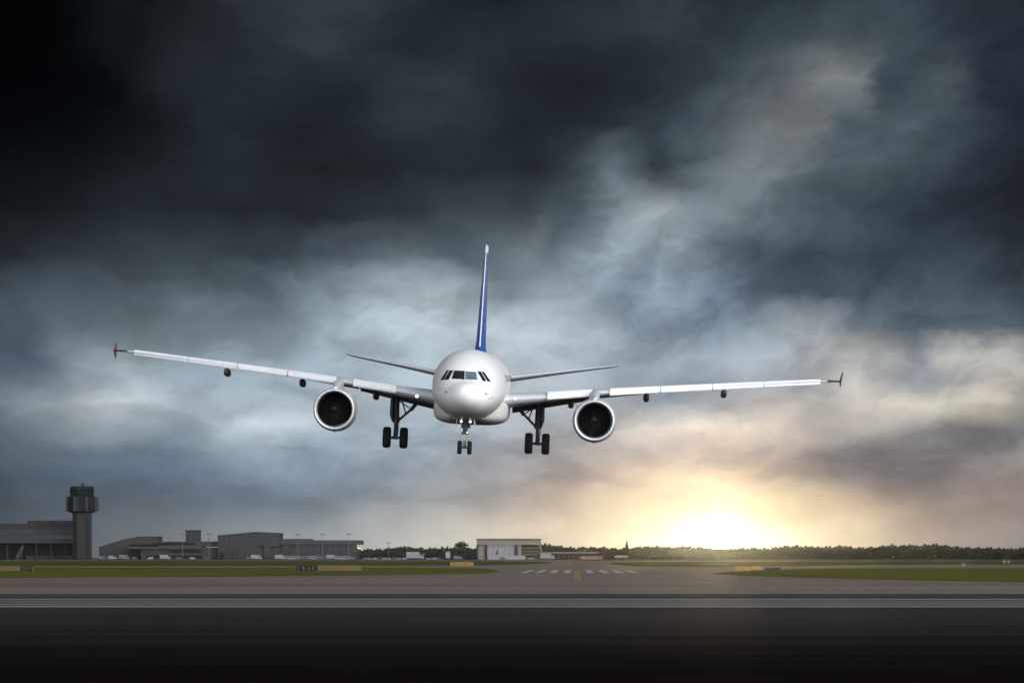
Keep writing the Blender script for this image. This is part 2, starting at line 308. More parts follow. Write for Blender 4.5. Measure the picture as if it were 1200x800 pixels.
# ------------------------------------------------------------------ ground
def sheet(name, pts, z, m, kind='structure'):
    mb = MB(); mb.add([(x, y, z) for x, y in pts], [tuple(range(len(pts)))])
    return tag(mb.build(name, m), kind=kind)
def G(px, py): d = gd(py); return ((px-600)*d/F, d)
M_grass = mat('grass', (.036, .038, .002), .8, c2=(.078, .076, .004), scale=.02, spec=.12, stretch=(1, .25, 1))
M_grass2 = mat('grass_lush', (.055, .058, .002), .8, c2=(.11, .108, .003), scale=.03, spec=.12, stretch=(1, .25, 1))
def pave_mat(name, c, c2, rough, spec, sc1, st, sc2=.6):
    m = bpy.data.materials.new(name); m.use_nodes = True
    t = NT(m.node_tree); b = t.n['Principled BSDF']
    tc = t.node('ShaderNodeTexCoord').outputs['Object']
    mp = t.node('ShaderNodeMapping'); t.l.new(tc, mp.inputs[0]); mp.inputs['Scale'].default_value = st
    n1 = t.noise(mp.outputs[0], sc1, 6, .62, .2); n2 = t.noise(tc, sc2, 8, .7)
    v = t.m('MULTIPLY_ADD', n2.outputs[0], .35, t.m('MULTIPLY', n1.outputs[0], .65))
    t.l.new(t.mix(t.rng(v, .41, .59), c+(1,), c2+(1,)), b.inputs['Base Color'])
    t.l.new(t.rng(v, .36, .64, rough+.03, rough-.03), b.inputs['Roughness'])
    b.inputs['Specular IOR Level'].default_value = spec
    return m
def runway_mat():     # dark asphalt, fall-off of light towards the viewer painted into its colour
    m = pave_mat('runway_asphalt', (.016, .012, .0095), (.03, .0225, .0185), .6, .1, .05, (.12, 1, 1))
    t = NT(m.node_tree); b = t.n['Principled BSDF']
    old = b.inputs['Base Color'].links[0].from_socket
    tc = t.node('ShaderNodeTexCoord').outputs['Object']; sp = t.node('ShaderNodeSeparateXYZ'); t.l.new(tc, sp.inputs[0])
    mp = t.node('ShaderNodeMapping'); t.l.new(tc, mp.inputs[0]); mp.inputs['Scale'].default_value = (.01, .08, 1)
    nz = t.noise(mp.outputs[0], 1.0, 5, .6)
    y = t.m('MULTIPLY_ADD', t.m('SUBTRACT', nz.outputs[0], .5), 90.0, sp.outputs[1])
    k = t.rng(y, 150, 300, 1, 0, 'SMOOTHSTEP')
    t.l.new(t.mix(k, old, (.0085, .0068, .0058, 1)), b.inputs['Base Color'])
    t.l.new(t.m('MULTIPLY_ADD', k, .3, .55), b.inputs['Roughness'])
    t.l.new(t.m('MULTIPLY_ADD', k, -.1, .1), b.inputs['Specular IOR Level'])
    return m
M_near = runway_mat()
M_old = pave_mat('old_asphalt', (.0055, .0048, .0042), (.011, .0095, .0085), .7, .2, .05, (.12, 1, 1))
M_con = pave_mat('taxiway_concrete', (.13, .094, .074), (.215, .163, .13), .5, .25, .03, (.15, .5, 1))
M_wear = pave_mat('worn_paint', (.045, .04, .036), (.085, .075, .068), .48, .5, .08, (.05, 1.2, 1))
M_paint = pave_mat('runway_paint', (.18, .165, .155), (.34, .315, .3), .6, .3, .1, (.06, 1, 1))
M_paint2 = mat('threshold_paint', (.38, .34, .31), .6, var=.2, scale=.1)
M_joint = mat('joint_sealant', (.008, .008, .008), .8)
M_yel = mat('yellow_paint', (.3, .22, .03), .6)
M_apron = pave_mat('apron_concrete', (.025, .024, .023), (.05, .048, .046), .6, .3, .01, (1, 1, 1))

sheet('ground', [(-5000, -500), (5000, -500), (5000, 7500), (-5000, 7500)], 0, M_grass)
sheet('taxiway', [(-2500, 434), (2500, 434), (2500, 3300), (-2500, 3300)], .03, M_con)
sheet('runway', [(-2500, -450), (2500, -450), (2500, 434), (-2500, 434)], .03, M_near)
sheet('apron', [(-2500, 3330), (2500, 3330), (2500, 3960), (-2500, 3960)], .03, M_apron)
# grass islands between the taxiways
def isl(name, pts, m): return sheet(name, [G(*p) for p in pts], .08, m)
isl('grass_verge', [(-1400, 686), (-600, 680.5), (0, 676.8), (250, 675.2), (400, 674), (500, 673), (555, 672), (575, 671), (584, 669.6), (584, 668.2), (572, 666.5), (540, 665.2), (480, 664.6), (300, 664.4), (0, 664.3), (-800, 664.3)], M_grass2)
isl('grass_verge', [(-800, 662.8), (0, 662.8), (300, 662.6), (480, 662.4), (560, 662.0), (610, 661.2), (640, 660), (650, 659), (640, 657.8), (560, 657.0), (0, 656.8), (-800, 656.8)], M_grass)
isl('grass_verge', [(712, 660), (722, 661.8), (745, 663.6), (840, 664.3), (900, 663.8), (960, 662.4), (1060, 661.4), (1200, 661), (2100, 661), (2100, 657.4), (1200, 657.4), (900, 657.6), (760, 658), (720, 658.8)], M_grass)
isl('grass_verge', [(833, 672.2), (845, 673.3), (880, 674.8), (960, 677), (1060, 679.4), (1200, 681.8), (1500, 686), (2400, 698), (2400, 665.2), (1200, 665.2), (1000, 665.6), (940, 666.4), (885, 668.2), (850, 670.2)], M_grass2)
isl('grass_verge', [(690, 656.9), (2100, 656.9), (2100, 656.2), (690, 656.2)], M_grass)
# runway side markings, joints
def strip(name, d0, d1, z, m, x0=-2400, x1=2400): return sheet(name, [(x0, d0), (x1, d0), (x1, d1), (x0, d1)], z, m)
strip('worn_marking', gd(711.8), gd(701.3), .036, M_wear)
for a, b in ((711.6, 710.3), (708.3, 707.6), (705.6, 704.9), (702.6, 701.7)):
    strip('runway_marking', gd(a), gd(b), .042, M_paint, x0=-2400)
strip('joint', gd(700.6), gd(699.4), .036, M_joint)
strip('joint', gd(731), gd(730.4), .04, M_joint)
strip('joint', gd(697), gd(696.4), .036, M_joint)
sheet('runway_shoulder', [(-2500, gd(699.4)), (2500, gd(699.4)), (2500, 436), (-2500, 436)], .034, pave_mat('shoulder_asphalt', (.034, .026, .022), (.056, .044, .038), .55, .15, .05, (.1, 1, 1)))
hd = Vector((.0152, 1))
for px in (613, 630, 647, 664, 692, 710, 728, 746):
    x0, d0 = G(px, 671.2); d1 = gd(667.6); x1 = x0+hd.x*(d1-d0)
    sheet('threshold_marking', [(x0-.75, d0), (x0+.75, d0), (x1+.75, d1), (x1-.75, d1)], .04, M_paint2)
for px in (674.2, 679.2):
    x0, d0 = G(px, 680); d1 = gd(667.5); x1 = x0+hd.x*(d1-d0)
    sheet('centreline_marking', [(x0-.17, d0), (x0+.17, d0), (x1+.2, d1), (x1-.2, d1)], .045, M_yel)

# ------------------------------------------------------------------ haze
hz = MB().box(-6000, 6000, -600, 8000, -1, 95).build('haze', None); hz.data.materials.clear()
mh = bpy.data.materials.new('haze_air'); mh.use_nodes = True
t = NT(mh.node_tree); t.n.clear()
pv = t.node('ShaderNodeVolumePrincipled'); pv.inputs['Color'].default_value = (.92, .94, .96, 1)
pv.inputs['Density'].default_value = 2.8e-5; pv.inputs['Anisotropy'].default_value = .98
om = t.node('ShaderNodeOutputMaterial'); t.l.new(pv.outputs[0], om.inputs['Volume'])
hz.data.materials.append(mh); tag(hz, kind='stuff')

# ------------------------------------------------------------------ the airliner
q0 = P(546, 450.5, 227); q1 = P(563, 451, 258)
ay = (q1-q0).normalized(); ax = ay.cross(Vector((0, 0, 1))).normalized(); az = ax.cross(ay)
ro = math.radians(2.5)
X_ = ax*math.cos(ro)-az*math.sin(ro); Z_ = ax*math.sin(ro)+az*math.cos(ro)
RM = Matrix((X_, ay, Z_)).transposed()
plane = empty('airliner', q0, 'white twin-engine jet airliner with a blue tail flying low towards the viewer, wheels down', 'airplane')
plane.rotation_euler = RM.to_euler()

prof = [  # y, half width, top, bottom
 (0, .03, -.47, -.53), (.04, .2, -.33, -.68), (.12, .34, -.2, -.82), (.3, .54, -.06, -1.02), (.6, .79, .06, -1.2), (1.0, 1.03, .15, -1.36), (1.35, 1.2, .25, -1.48),
 (1.65, 1.33, .47, -1.56), (2.0, 1.46, .74, -1.63), (2.4, 1.58, 1.0, -1.7), (2.9, 1.7, 1.27, -1.76), (3.5, 1.81, 1.52, -1.82), (4.2, 1.9, 1.72, -1.87), (5, 1.97, 1.86, -1.91), (6, 2.0, 1.94, -1.94),
 (8, 2.0, 1.95, -1.95), (12, 2.0, 1.95, -1.95), (18, 2.0, 1.95, -1.95), (22, 2.0, 1.95, -1.95), (24, 1.95, 1.96, -1.8), (26, 1.8, 1.96, -1.42), (28, 1.56, 1.92, -.92), (30, 1.24, 1.82, -.38), (32, .86, 1.62, .12), (33.6, .5, 1.38, .52), (34.6, .24, 1.2, .78), (34.9, .1, 1.1, .9)]
mb = MB(); rings = []
for y, hw, tz, bz in prof:
    c = (tz+bz)/2; h = (tz-bz)/2; ring = []
    zm = c - (.12*h if y < 6 else 0)    # widest a little below the middle of the nose
    for i in range(56):
        t_ = 2*math.pi*i/56; cx, sx = math.cos(t_), math.sin(t_)
        hh = (tz-zm) if sx > 0 else (zm-bz)
        ring.append((hw*cx, y, zm+hh*sx))
    rings.append(ring)
mb.loft(rings)
fus = mb.build('fuselage', M_skin, plane, smooth=True, angle=60)
bvh = BVHTree.FromPolygons([Vector(v) for v in mb.v], mb.f)
MinvR = RM.transposed()
def L(px, py, t_):    # point of the airliner's own frame seen at this row and column, t_ metres behind the nose
    o = MinvR @ (Vector((0, 0, CAM_H))-q0); d = MinvR @ Vector(((px-600)/F, 1, (HORIZ-py)/F))
    return o+d*((t_-o.y)/d.y)
def patch(name, quad, m, off=.012, n=7, thick=.03, parent=plane):
    g = []
    a, b, c, d = [Vector(q) for q in quad]
    for j in range(n):
        for i in range(n):
            u, v = i/(n-1), j/(n-1)
            p = a*(1-u)*(1-v)+b*u*(1-v)+c*u*v+d*(1-u)*v
            hit = bvh.ray_cast(Vector((p.x, -3, p.y)), Vector((0, 1, 0)))
            if hit[0] is None: hit = bvh.find_nearest(Vector((p.x, 3, p.y)))
            nn = hit[1] if hit[1].dot(Vector((p.x, -1, .2))) > 0 else -hit[1]
            g.append((hit[0]+nn*off, hit[0]-nn*thick))
    mb = MB(); N = n*n
    vs = [x[0] for x in g]+[x[1] for x in g]; fs = []
    for j in range(n-1):
        for i in range(n-1):
            k = j*n+i; fs.append((k, k+1, k+n+1, k+n))
    border = [i for i in range(n)]+[j*n+n-1 for j in range(1, n)]+[(n-1)*n+i for i in range(n-2, -1, -1)]+[j*n for j in range(n-2, 0, -1)]
    for i, k in enumerate(border):
        k2 = border[(i+1) % len(border)]; fs.append((k, k2, k2+N, k+N))
    return mb.add(vs, fs).build(name, m, parent, smooth=True, angle=50)
def z2(X, Y):
    p = L(480+X/5.333, 390+Y/5.333, 2.4); return (p.x, p.z)
wins = [((268,284),(345,289),(345,240),(280,238)), ((353,289),(425,291),(413,247),(353,243)),
        ((221,290),(247,290),(270,237),(250,237)), ((196,293),(215,292),(243,235),(230,236)),
        ((458,298),(478,300),(446,244),(428,244)), ((487,301),(503,301),(466,246),(453,245))]
for k, q in enumerate(wins):
    pts = [z2(*p) for p in q]
    cx = sum(p[0] for p in pts)/4; cz = sum(p[1] for p in pts)/4
    pts = [(cx+(p[0]-cx)*(1.04 if k < 2 else 1.14), cz+(p[1]-cz)*1.08) for p in pts]
    big = [(cx+(p[0]-cx)*(1.1 if k < 2 else 1.18), cz+(p[1]-cz)*1.12) for p in pts]
    fr = patch('cockpit_window', [(p[0], p[1]) for p in big], M_frame, .006)
    patch('pane', [(p[0], p[1]) for p in pts], M_winl if k == 1 else M_win, .014, parent=fr)
    fr.parent = plane
# patch() works in x, z: wrap
# small nose fittings
for sx in (-1, 1):
    for (x, z, y) in ((1.02, -.42, 1.1), (1.3, -.62, 1.75), (1.12, -.7, 1.35)):
        mb = MB().tube((sx*x, y, z), (sx*(x+.1), y-.02, z-.02), .025, .02, 8).tube((sx*(x+.1), y+.05, z-.02), (sx*(x+.1), y-.22, z-.02), .018, .008, 8)
        mb.build('pitot_probe', M_gear, plane)
    mb = MB(); mb.tube((sx*.12, 1.3, .22), (sx*.55, 1.62, .33), .016, .012, 6); mb.build('wiper', M_gear, plane)
for (x, y, h) in ((-.95, 8, .3), (0.5, 9.5, .28), (.75, 9.8, .2), (0, 12.2, .3)):
    z = -2.0 if y < 10 else -2.3
    MB().loft([[(x-.02, y, z+.2), (x+.02, y, z+.2), (x+.02, y+.35, z+.2), (x-.02, y+.35, z+.2)], [(x-.01, y+.18, z-h+.15), (x+.01, y+.18, z-h+.15), (x+.01, y+.36, z-h+.15), (x-.01, y+.36, z-h+.15)]]).build('blade_antenna', M_gear, plane)
# passenger windows, doors along the sides (seen edge on, real from the side)
def side_patch(name, sx, y0, y1, z0, z1, m):
    rr = []
    for z in (z0, (z0+z1)/2, z1):
        x = 2.0*math.sqrt(max(0, 1-(z/1.95)**2))+.006
        rr.append([(sx*x, y0, z), (sx*x, y1, z), (sx*(x-.03), y1, z), (sx*(x-.03), y0, z)])
    return MB().loft(rr).build(name, m, plane)
for sx in (-1, 1):
    for y in np.arange(7.2, 26, .533*2):
        side_patch('cabin_window', sx, y, y+.24, .28, .62, M_win)
# belly fairing
mb = MB(); rings = []
for y, hw, zb in ((9.2, .5, -1.85), (9.8, 1.5, -2.0), (10.6, 2.0, -2.14), (12, 2.1, -2.24), (14, 2.12, -2.26), (18, 2.1, -2.24), (20, 1.8, -2.1), (22, .8, -1.9)):
    ring = []
    for i in range(40):
        t_ = 2*math.pi*i/40; cx, sx = math.cos(t_), math.sin(t_)
        e = .55
        x = hw*math.copysign(abs(cx)**e, cx); z = -1.3+(abs(zb+1.3))*math.copysign(abs(sx)**e, sx)*(1 if sx < 0 else .6)
        ring.append((x, y, z))
    rings.append(ring)
mb.loft(rings).build('belly_fairing', M_fair, plane, smooth=True, angle=60)

# ---- wings
def foil(x, yl, ch, z, th, inc, n=12, camber=.02):   # ring of an aerofoil section, z is the leading edge height
    up, lo = [], []
    for i in range(n+1):
        u = .5*(1-math.cos(math.pi*i/n))
        yt = th*ch*(1.485*math.sqrt(u)-.63*u-1.758*u*u+1.4215*u**3-.5075*u**4)
        cm = camber*ch*4*u*(1-u)
        up.append((u*ch, cm+yt)); lo.append((u*ch, cm-yt))
    pts = up+lo[-2:0:-1]
    r = []
    for a, b in pts:
        aa = a*math.cos(inc)+b*math.sin(inc); bb = -a*math.sin(inc)+b*math.cos(inc)
        r.append((x, yl+aa, z+bb))
    return r
def interp(tab, x):
    for a, b in zip(tab, tab[1:]):
        if x <= b[0]: f = (x-a[0])/(b[0]-a[0]); return [p+(q-p)*f for p, q in zip(a, b)]
    return list(tab[-1])
#        x    yLE   chord  zLE    t/c   incidence
WT = [(1.2, 10.9, 7.6, -.82, .12, 4.0), (2.0, 11.3, 7.2, -.78, .115, 3.6), (4.2, 12.4, 6.2, -.55, .1, 2.6), (6.5, 13.6, 5.1, -.24, .09, 1.8), (10, 15.4, 4.1, .13, .08, 1.2),
      (14, 17.5, 3.1, .5, .08, .9), (18, 19.6, 2.15, .86, .085, .6), (20.3, 20.8, 1.6, 1.06, .09, .5), (20.6, 21.2, 1.0, 1.08, .08, .5)]
def wing_ring(x, cut0=0, cut1=1):
    _, yl, ch, z, th, inc = interp(WT, x); return foil(x, yl, ch, z, th, math.radians(inc))
def mir(ring, s): return [(p[0]*s, p[1], p[2]) for p in ring]
for s in (-1, 1):
    w_ = MB().loft([mir(wing_ring(x), s) for x in (1.2, 2, 3, 4.2, 5.4, 6.5, 8, 10, 12, 14, 16, 18, 19.4, 20.3, 20.6)]).build('wing', M_wing, plane, smooth=True, angle=50)
    # slats, drooped ahead of the leading edge, with a gap at the engine pylon
    spans = [(4.25, 6.75), (7.75, 10.6), (10.65, 13.6), (13.65, 16.6), (16.65, 19.95)]
    for a, b in spans:
        rr = []
        for k in range(5):
            x = a+(b-a)*k/4
            _, yl, ch, z, th, inc = interp(WT, x)
            h = .45 - .009*(x-4); dpt = .5-.013*x; zt = z+.5*ch*th+.02+.004*(x-4)
            sec = [(0, -.02), (-.18*dpt, .0), (-.6*dpt, -.25*h), (-.95*dpt, -.62*h), (-dpt, -.85*h), (-.86*dpt, -h), (-.5*dpt, -.85*h), (-.2*dpt, -.4*h)]
            rr.append([(s*x, yl+.28+p[0], zt+p[1]) for p in sec])
        MB().loft(rr).build('slat', M_slat, w_, smooth=True, angle=50)
    # flaps lowered behind the rear spar
    for a, b in ((2.2, 6.6), (6.7, 15.6)):
        rr = []
        for k in range(6):
            x = a+(b-a)*k/5
            _, yl, ch, z, th, inc = interp(WT, x)
            fc = ch*.22; yy = yl+ch*.93; zz = z-math.sin(math.radians(inc))*ch*.93-.02
            rr.append(mir(foil(x, yy, fc, zz, .1, math.radians(13 if x < 6.7 else 8)), s))
        MB().loft(rr).build('flap', M_under, w_, smooth=True, angle=50)
    # flap track fairings
    for (x, y, z, r) in ((5.57, 16.6, -.84, .17), (9.86, 17.6, -.3, .17), (14.33, 19.0, .12, .17)):
        rr = []
        for f, q in ((0, .1), (.12, .62), (.35, 1), (.6, 1), (.85, .7), (1, .15)):
            yy = y-1.6+f*3.4; zz = z-.18*f+.06
            rr.append([(s*x+r*q*math.copysign(abs(math.cos(t_))**.7, math.cos(t_)), yy, zz+(r*1.3*q)*math.copysign(abs(math.sin(t_))**.7, math.sin(t_))) for t_ in [2*math.pi*i/16 for i in range(16)]])
        MB().loft(rr).build('flap_track_fairing', M_fairb, w_, smooth=True, angle=60)
    # tip: pod, nav light and fence
    MB().loft([[(s*20.45+s*u, 21.3+.2*u+.1*math.cos(t_)*3, 1.1+.0*u+.055*math.sin(t_)) for t_ in [2*math.pi*i/10 for i in range(10)]] for u in (0, .25, .5, .75)]).build('wingtip', M_gear, w_, smooth=True)
    MB().ell((s*20.5, 20.95, 1.1), (.16, .18, .07)).build('navigation_light', M_navg if s < 0 else M_navr, w_, smooth=True)
    zc = 1.08 if s < 0 else 1.2
    xf = 21.2; tilt_ = .02 if s < 0 else .26
    rr = []
    for k, (z, y0, y1) in enumerate(((-.4, 22.3, 22.6), (-.25, 21.9, 22.8), (0, 21.4, 22.9), (.26, 21.9, 22.9), (.46, 22.4, 22.8))):
        xx = s*(xf+max(0, z)*tilt_*1.1)
        rr.append([(xx-.022, y0+.05, zc+z), (xx, y0, zc+z), (xx+.022, y0+.05, zc+z), (xx+.02, y1, zc+z), (xx-.02, y1, zc+z)])
    MB().loft(rr).build('wing_fence', M_fence, w_)
    lx, lz, my = (-3.04, -.77, 11.55) if s < 0 else (2.46, -.67, 11.35)
    MB().lathe([(0, .085), (-.04, .08), (-.07, .04)], (lx, my, lz), 'y', 16).build('landing_light', M_lamp if s < 0 else M_lamp2, w_)

# ---- engines
for s in (-1, 1):
    cx, cz = s*7.22-.29, -1.68
    en = bpy.data.objects.new('engine', None); C.objects.link(en); en.parent = plane; en.location = (cx, 9.4, cz)
    MB().lathe([(.3, 1.12), (.22, 1.15), (.45, 1.18), (.9, 1.215), (1.4, 1.225), (2.0, 1.2), (2.8, 1.1), (3.4, .98), (3.41, .9), (2.8, .92)], (0, 0, -.02), 'y', 64, cap=False).build('cowl', M_cowl, en, smooth=True, angle=50)
    rr = [(.32, .955), (.14, .975), (.04, 1.0), (-.02, 1.04), (-.03, 1.075), (0, 1.11), (.08, 1.135), (.24, 1.152)]
    rings = []
    for a, r in rr: rings.append([(r*math.cos(t_), a, r*math.sin(t_)) for t_ in [2*math.pi*i/64 for i in range(64)]])
    MB().loft(rings, cap=False).build('inlet_lip', M_lip, en, smooth=True, angle=80)
    rings = []
    for a, r in [(.30, .956), (.6, .93), (1.0, .92), (1.5, .91)]: rings.append([(r*math.cos(t_), a, r*math.sin(t_)) for t_ in [2*math.pi*i/64 for i in range(64)]])
    MB().loft(rings, cap=False).build('inlet_duct', M_duct, en, smooth=True, angle=80)
    fb = MB()
    for k in range(24):
        a0 = 2*math.pi*k/24
        vs = []
        for r_, tw, cw in ((.25, .1, .1), (.55, .22, .14), (.89, .36, .17)):
            for dd in (-1, 1):
                t_ = a0+dd*cw*.5/r_*1.0
                vs.append((r_*math.cos(t_), 1.15+dd*tw*.3, r_*math.sin(t_)))
        fb.add(vs, [(0, 1, 3, 2), (2, 3, 5, 4)])
    fan = fb.build('fan', M_blade, en)
    MB().lathe([(.0, .9), (.03, .9)], (0, 1.45, 0), 'y', 40).build('fan_hub_disc', M_duct, fan)
    MB().lathe([(0, .01), (.06, .06), (.2, .15), (.4, .24), (.6, .29)], (0, .6, 0), 'y', 32).build('spinner', M_spin, fan, smooth=True)
    sw = []
    for k in range(14):
        t_ = .4+k*.32; r_ = .05+.012*k; yy = .6+(r_/.29)**1.6*.6-.035
        sw.append(((r_-.022)*math.cos(t_), yy, (r_-.022)*math.sin(t_))); sw.append(((r_+.022)*math.cos(t_), yy+.02, (r_+.022)*math.sin(t_)))
    MB().add(sw, [(2*k, 2*k+1, 2*k+3, 2*k+2) for k in range(13)]).build('spiral_mark', M_swirl, fan)
    MB().lathe([(2.6, .72), (3.6, .62), (4.2, .5), (4.22, .42), (3.4, .44), (5.0, .05)], (0, 0, -.02), 'y', 40).build('exhaust_nozzle', M_gear, en, smooth=True)
    # strake on the inboard side
    MB().loft([[(-s*.98, 1.5, .72), (-s*.96, 2.4, .74), (-s*.94, 2.4, .7), (-s*.96, 1.5, .68)], [(-s*1.18, 1.95, .93), (-s*1.18, 2.4, .95), (-s*1.17, 2.4, .93), (-s*1.17, 1.95, .91)]]).build('strake', M_gear, en)
    MB().tube((0, 1.2, -1.18), (0, 1.25, -1.32), .03, .02, 8).build('drain_mast', M_gear, en)
    # pylon
    rr = []
    for (y, z0, z1, hw) in ((9.9, cz+1.0, cz+1.25, .1), (11.0, cz+1.0, cz+1.42, .2), (12.6, cz+1.0, cz+1.62, .24), (14.4, cz+.8, cz+1.7, .22), (17.0, cz+1.2, cz+1.5, .05)):
        rr.append([(cx-hw, y, z0), (cx+hw, y, z0), (cx+hw, y, z1-.08), (cx+hw*.5, y, z1), (cx-hw*.5, y, z1), (cx-hw, y, z1-.08)])
    MB().loft(rr).build('pylon', M_slat, plane, smooth=True, angle=40)

# ---- tail
rr = []
for z, y0, ch, th in ((1.7, 24.2, 7.9, .78), (2.1, 25.4, 6.7, .66), (2.6, 26.1, 6.1, .56), (4.5, 27.9, 4.9, .45), (6.5, 29.7, 3.7, .33), (8.0, 31.0, 2.8, .24)):
    ring = []
    for i in range(28):
        u = i/14; sgn = 1 if i <= 14 else -1; uu = u if i <= 14 else 2-u
        yt = .5*th*(2.969*math.sqrt(uu)-1.26*uu-3.516*uu**2+2.843*uu**3-1.036*uu**4)
        ring.append((sgn*yt, y0+uu*ch, z))
    rr.append(ring)
fin = MB().loft(rr).build('tail_fin', M_blue, plane, smooth=True, angle=60)
def fin_ring(z):
    tab = [(1.7, 24.2, 7.9, .78), (2.1, 25.4, 6.7, .66), (2.6, 26.1, 6.1, .56), (4.5, 27.9, 4.9, .45), (6.5, 29.7, 3.7, .33), (8.0, 31.0, 2.8, .24)]
    return interp(tab, z)
rr = []
for z in (2.25, 3, 4.5, 6, 7.4, 8.0):
    _, y0, ch, th = fin_ring(z); wd = .055-.003*z
    rr.append([(-wd, y0-.05+ch*.012, z), (-wd*.6, y0-.075, z), (wd*.6, y0-.075, z), (wd, y0-.05+ch*.012, z), (wd*.4, y0+.1, z), (-wd*.4, y0+.1, z)])
MB().loft(rr).build('leading_edge', M_slat, fin, smooth=True, angle=60)
rr = []
for z, y0, ch, th in ((7.98, 30.9, 2.95, .27), (8.3, 31.2, 2.6, .26), (8.47, 31.6, 2.0, .16), (8.52, 32, 1.3, .05)):
    rr.append([(.5*th*math.cos(t_)*(1 if math.sin(t_) < 0 else .8), y0+ch/2+ch/2*math.sin(t_), z) for t_ in [2*math.pi*i/20 for i in range(20)]])
MB().loft(rr).build('tip_cap', M_white, fin, smooth=True, angle=60)
for s in (-1, 1):
    rr = [mir(foil(x, y, ch, z, th, math.radians(1.0), camber=-.01), s) for x, y, ch, z, th in ((.5, 28.6, 4.4, .33, .1), (1.5, 29.1, 4.0, .47, .1), (4.5, 30.7, 2.8, .96, .095), (7.9, 32.5, 1.6, 1.48, .09), (8.3, 32.9, 1.1, 1.55, .07))]
    st = MB().loft(rr).build('tailplane', M_wing, plane, smooth=True, angle=50)

# ---- landing gear
def wheel(parent, x, y, z, r, wd):
    h = wd/2
    ty = MB().lathe([(-h*.55, r*.55), (-h*.95, r*.68), (-h, r*.84), (-h*.82, r*.95), (-h*.4, r), (h*.4, r), (h*.82, r*.95), (h, r*.84), (h*.95, r*.68), (h*.55, r*.55)], (x, y, z), 'x', 32).build('tyre', M_tyre, parent, smooth=True, angle=60)
    MB().lathe([(-h*.62, r*.2), (-h*.7, r*.5), (-h*.5, r*.56), (h*.5, r*.56), (h*.7, r*.5), (h*.62, r*.2)], (x, y, z), 'x', 24).build('rim', M_rim, parent, smooth=True, angle=40)
for s in (-1, 1):
    g = bpy.data.objects.new('main_landing_gear', None); C.objects.link(g); g.parent = plane
    gx = s*4.07-.34; g.location = (gx, 17.4, -3.21)
    MB().tube((0, 0, .05), (0, 0, 1.0), .11, .11, 16).tube((0, 0, .95), (s*.04, -.1, 2.5), .19, .2, 16).tube((0, 0, .85), (0, 0, 1.0), .21, .21, 16).build('shock_strut', M_gear, g, smooth=True)
    MB().tube((-.48, 0, 0), (.48, 0, 0), .08, .08, 12).tube((0, 0, -.1), (0, 0, .15), .14, .13, 12).build('axle', M_gear, g, smooth=True)
    MB().loft([[(.0, .12, .2), (.1, .12, .2), (.1, .2, .2), (0, .2, .2)], [(0, .42, .6), (.12, .42, .6), (.12, .5, .6), (0, .5, .6)], [(0, .2, 1.05), (.1, .2, 1.05), (.1, .28, 1.05), (0, .28, 1.05)]]).build('torque_link', M_gear, g)
    # leg door on the outboard face
    MB().loft([[(s*.17, -.35, .95), (s*.24, -.35, .95), (s*.24, .5, .95), (s*.17, .5, .95)], [(s*.2, -.45, 1.35), (s*.36, -.4, 1.35), (s*.36, .6, 1.35), (s*.2, .6, 1.35)], [(s*.2, -.5, 2.2), (s*.34, -.45, 2.2), (s*.34, .6, 2.2), (s*.2, .6, 2.2)]]).build('leg_door', M_gear, g)
    MB().tube((-s*.1, 0, .95), (-s*1.05, .1, 1.85), .07, .075, 10).tube((-s*.55, 0.05, 1.37), (-s*.3, 0, 2.15), .04, .04, 8).tube((-s*.82, .08, 1.6), (-s*1.12, .1, 2.0), .11, .11, 8).tube((-s*.75, .08, 1.72), (-s*.15, .05, 2.1), .035, .035, 8).build('side_stay', M_gear, g, smooth=True)
    MB().tube((s*.0, -.16, .1), (s*.04, -.2, 1.3), .022, .022, 6).tube((.12, .1, .1), (.2, .2, 1.2), .02, .02, 6).build('hydraulic_line', M_gear, g)
    for q in (-1, 1):
        wh = bpy.data.objects.new('wheel', None); C.objects.link(wh); wh.parent = g; wh.location = (q*.485, 0, 0)
        wheel(wh, 0, 0, 0, .605, .45)
g = bpy.data.objects.new('nose_landing_gear', None); C.objects.link(g); g.parent = plane
g.location = (-.07, 5.0, -3.42)
MB().tube((0, 0, .0), (0, 0, .62), .085, .085, 14).build('piston', M_gear, g, smooth=True)
MB().tube((0, 0, .6), (0, .1, 1.6), .1, .2, 14).tube((-.2, -.02, .78), (.2, -.02, .78), .07, .07, 10).tube((-.24, 0, 1.15), (.24, 0, 1.15), .09, .09, 10).tube((0, .05, .95), (0, .9, 1.7), .05, .05, 8).build('shock_strut', M_gear, g, smooth=True)
MB().tube((-.3, 0, 0), (.3, 0, 0), .05, .05, 12).build('axle', M_gear, g, smooth=True)
MB().loft([[(-.05, -.06, .12), (.05, -.06, .12), (.05, -.1, .12), (-.05, -.1, .12)], [(-.07, -.34, .4), (.07, -.34, .4), (.07, -.38, .4), (-.07, -.38, .4)], [(-.1, -.08, .72), (.1, -.08, .72), (.1, -.12, .72), (-.1, -.12, .72)]]).build('torque_link', M_gearl, g)
for q in (-1, 1):
    wh = bpy.data.objects.new('wheel', None); C.objects.link(wh); wh.parent = g; wh.location = (q*.27, 0, 0)
    wheel(wh, 0, 0, 0, .37, .24)
    MB().lathe([(0, .065), (-.03, .065), (-.05, .04)], (q*.245+.01, -.2, 1.42), 'y', 16).build('taxi_light', M_lamp, g)
    MB().lathe([(.22, .06), (.05, .13), (0, .135)], (q*.245+.01, -.2, 1.42), 'y', 16).tube((q*.24, .0, 1.42), (0, .05, 1.42), .03, .03, 8).build('lamp_housing', M_gear, g)
    MB().loft([[(q*.42, -.7, 1.55), (q*.46, -.7, 1.55), (q*.46, .9, 1.55), (q*.42, .9, 1.55)], [(q*.52, -.6, 1.15), (q*.56, -.6, 1.15), (q*.56, .8, 1.15), (q*.52, .8, 1.15)]]).build('gear_door', M_fair, g)
